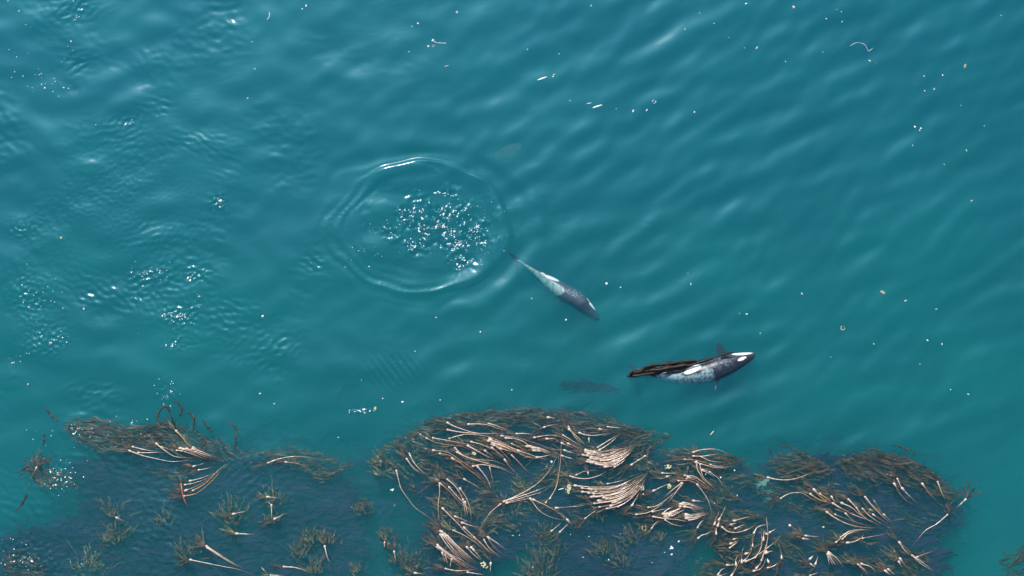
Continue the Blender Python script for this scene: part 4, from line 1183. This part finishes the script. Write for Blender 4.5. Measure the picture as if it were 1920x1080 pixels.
# bubbles and foam specks in drifts, plus added white flecks imitating sun glints
def bubbles(cl, name, label):
    Vs, Fs = [], []; off = 0
    bm = bmesh.new(); bmesh.ops.create_icosphere(bm, subdivisions=1, radius=1)
    bv = np.array([v.co[:] for v in bm.verts]); bf = np.array([[v.index for v in f.verts] for f in bm.faces]); bm.free()
    for px, py, rx, ry, n, s in cl:
        for _ in range(int(n * 0.62)):
            a, b = px + random.gauss(0, rx), py + random.gauss(0, ry)
            x, y = XY(a, b); r = s * random.uniform(0.45, 1.0) ** 2 * 0.85; e = random.uniform(0.45, 1.5); q_ = random.uniform(0, 3.14)
            if random.random() < 0.12: r *= 1.7
            bb = bv * np.array([r * e * 1.2, r / e ** 0.5, r * 0.5]); bb = np.c_[bb[:, 0] * math.cos(q_) - bb[:, 1] * math.sin(q_), bb[:, 0] * math.sin(q_) + bb[:, 1] * math.cos(q_), bb[:, 2]]
            Vs.append(bb + np.array([x, y, surf(x, y) + 0.003])); Fs.append(bf + off); off += len(bv)
    o = mesh_np(name, np.vstack(Vs), np.vstack(Fs), M_BUBBLE_GLINT)
    tag(o, label, "foam", None, "stuff")
bubbles([(60, 140, 25, 14, 34, .028), (110, 160, 14, 10, 22, .03), (145, 35, 5, 8, 8, .03), (20, 105, 8, 8, 5, .03), (125, 100, 5, 8, 6, .026), (45, 60, 10, 10, 4, .024)], "foam_glint_specks", "drift of white foam specks at the upper left")
bubbles([(50, 535, 8, 18, 12, .034), (85, 560, 18, 16, 24, .026), (60, 590, 9, 12, 12, .028), (70, 630, 10, 10, 14, .028), (112, 632, 10, 10, 20, .028), (28, 675, 10, 9, 14, .030), (48, 715, 3, 6, 4, .03), (20, 700, 10, 8, 5, .02)], "foam_glint_specks", "scattered white foam specks along the left edge")
bubbles([(313, 735, 11, 13, 46, .030)], "foam_glint_specks", "round patch of white foam specks above the left kelp raft")
bubbles([(118, 895, 18, 13, 95, .032), (95, 860, 18, 8, 16, .026), (60, 815, 12, 10, 8, .026)], "foam_glint_specks", "bright foam specks beside the small far left kelp tuft")
bubbles([(25, 1045, 22, 16, 60, .030), (60, 1050, 15, 14, 16, .026)], "foam_glint_specks", "foam specks over the bottom left corner kelp")
bubbles([(145, 808, 8, 5, 26, .034), (190, 815, 40, 18, 30, .026), (245, 795, 6, 3, 10, .034), (270, 820, 20, 12, 14, .024)], "foam_glint_specks", "glinting foam specks on the left kelp raft")
bubbles([(680, 430, 20, 6, 12, .024), (740, 432, 18, 8, 22, .026), (720, 478, 40, 10, 32, .024), (885, 415, 22, 26, 46, .024), (915, 440, 16, 34, 44, .020), (890, 490, 16, 14, 26, .024), (835, 385, 50, 20, 26, .020), (862, 470, 20, 14, 26, .026), (768, 402, 9, 9, 40, .044), (785, 396, 8, 5, 18, .04), (820, 424, 13, 6, 60, .046), (802, 436, 10, 5, 30, .042), (838, 397, 9, 8, 44, .044), (832, 362, 8, 1.5, 26, .04), (848, 438, 7, 6, 30, .042), (862, 458, 10, 4, 44, .046), (892, 436, 7, 10, 34, .042), (776, 458, 10, 5, 40, .042), (866, 498, 6, 4, 30, .046), (900, 455, 8, 6, 20, .036)], "foam_glint_specks", "fizz of white bubbles and added glint flecks over the round slick")  # tight dense clusters are added flecks standing in for sun glints
bubbles([(290, 510, 24, 8, 22, .024), (335, 520, 30, 8, 14, .024), (330, 590, 26, 10, 24, .024), (325, 640, 22, 8, 10, .022), (360, 570, 18, 16, 10, .02), (250, 540, 12, 12, 10, .022), (240, 228, 9, 2, 16, .036), (275, 215, 9, 2, 8, .03), (270, 515, 9, 5, 22, .038), (290, 507, 14, 3, 22, .036), (362, 515, 6, 3, 12, .036), (330, 592, 12, 3, 34, .044), (325, 647, 6, 2, 10, .04), (412, 378, 5, 4, 14, .036), (671, 771, 14, 2, 26, .04), (370, 557, 4, 3, 8, .036)], "foam_glint_specks", "few foam specks and added glint flecks in the rippled water left of the slick")  # narrow dense clusters are white flecks added to imitate glints on ripples

# ------------------------------------------------------------------ things seen dimly below
def lump(name, px, py, z, rx, ry, rz, ang, m, label, cat, seed):
    p = W(px, py, z)
    bm = bmesh.new(); bmesh.ops.create_icosphere(bm, subdivisions=4, radius=1)
    for v in bm.verts:
        a = v.co
        k_ = 1 if name == 'jellyfish' else 1 + 0.16 * math.sin(a.x * 3.1 + seed) * math.cos(a.y * 3.7 + seed * 2) + 0.08 * math.sin(a.x * 8 + a.y * 7 + a.z * 5 + seed)
        x, y = a.x * rx * k_, a.y * ry * k_
        v.co = Vector((x * math.cos(ang) - y * math.sin(ang), x * math.sin(ang) + y * math.cos(ang), a.z * rz * k_))
    me = bpy.data.meshes.new(name); bm.to_mesh(me); bm.free()
    for f_ in me.polygons: f_.use_smooth = True
    me.materials.append(m)
    o = bpy.data.objects.new(name, me); COL.objects.link(o); o.location = p
    tag(o, label, cat)
lump("jellyfish", 953, 285, -2.1, 0.62, 0.28, 0.2, 0.45, M_JELLY, "pale blurred jellyfish deep in the water above the round slick", "jellyfish", 1.0)
lump("submerged_rock", 1436, 912, -1.3, 0.75, 0.5, 0.5, 1.0, M_ROCK, "pale green submerged rock in the gap between kelp rafts", "rock", 2.0)
lump("submerged_rock", 1500, 1045, -1.5, 1.0, 0.45, 0.5, 0.2, M_ROCK, "pale green submerged rock near the bottom edge at the right", "rock", 4.0)
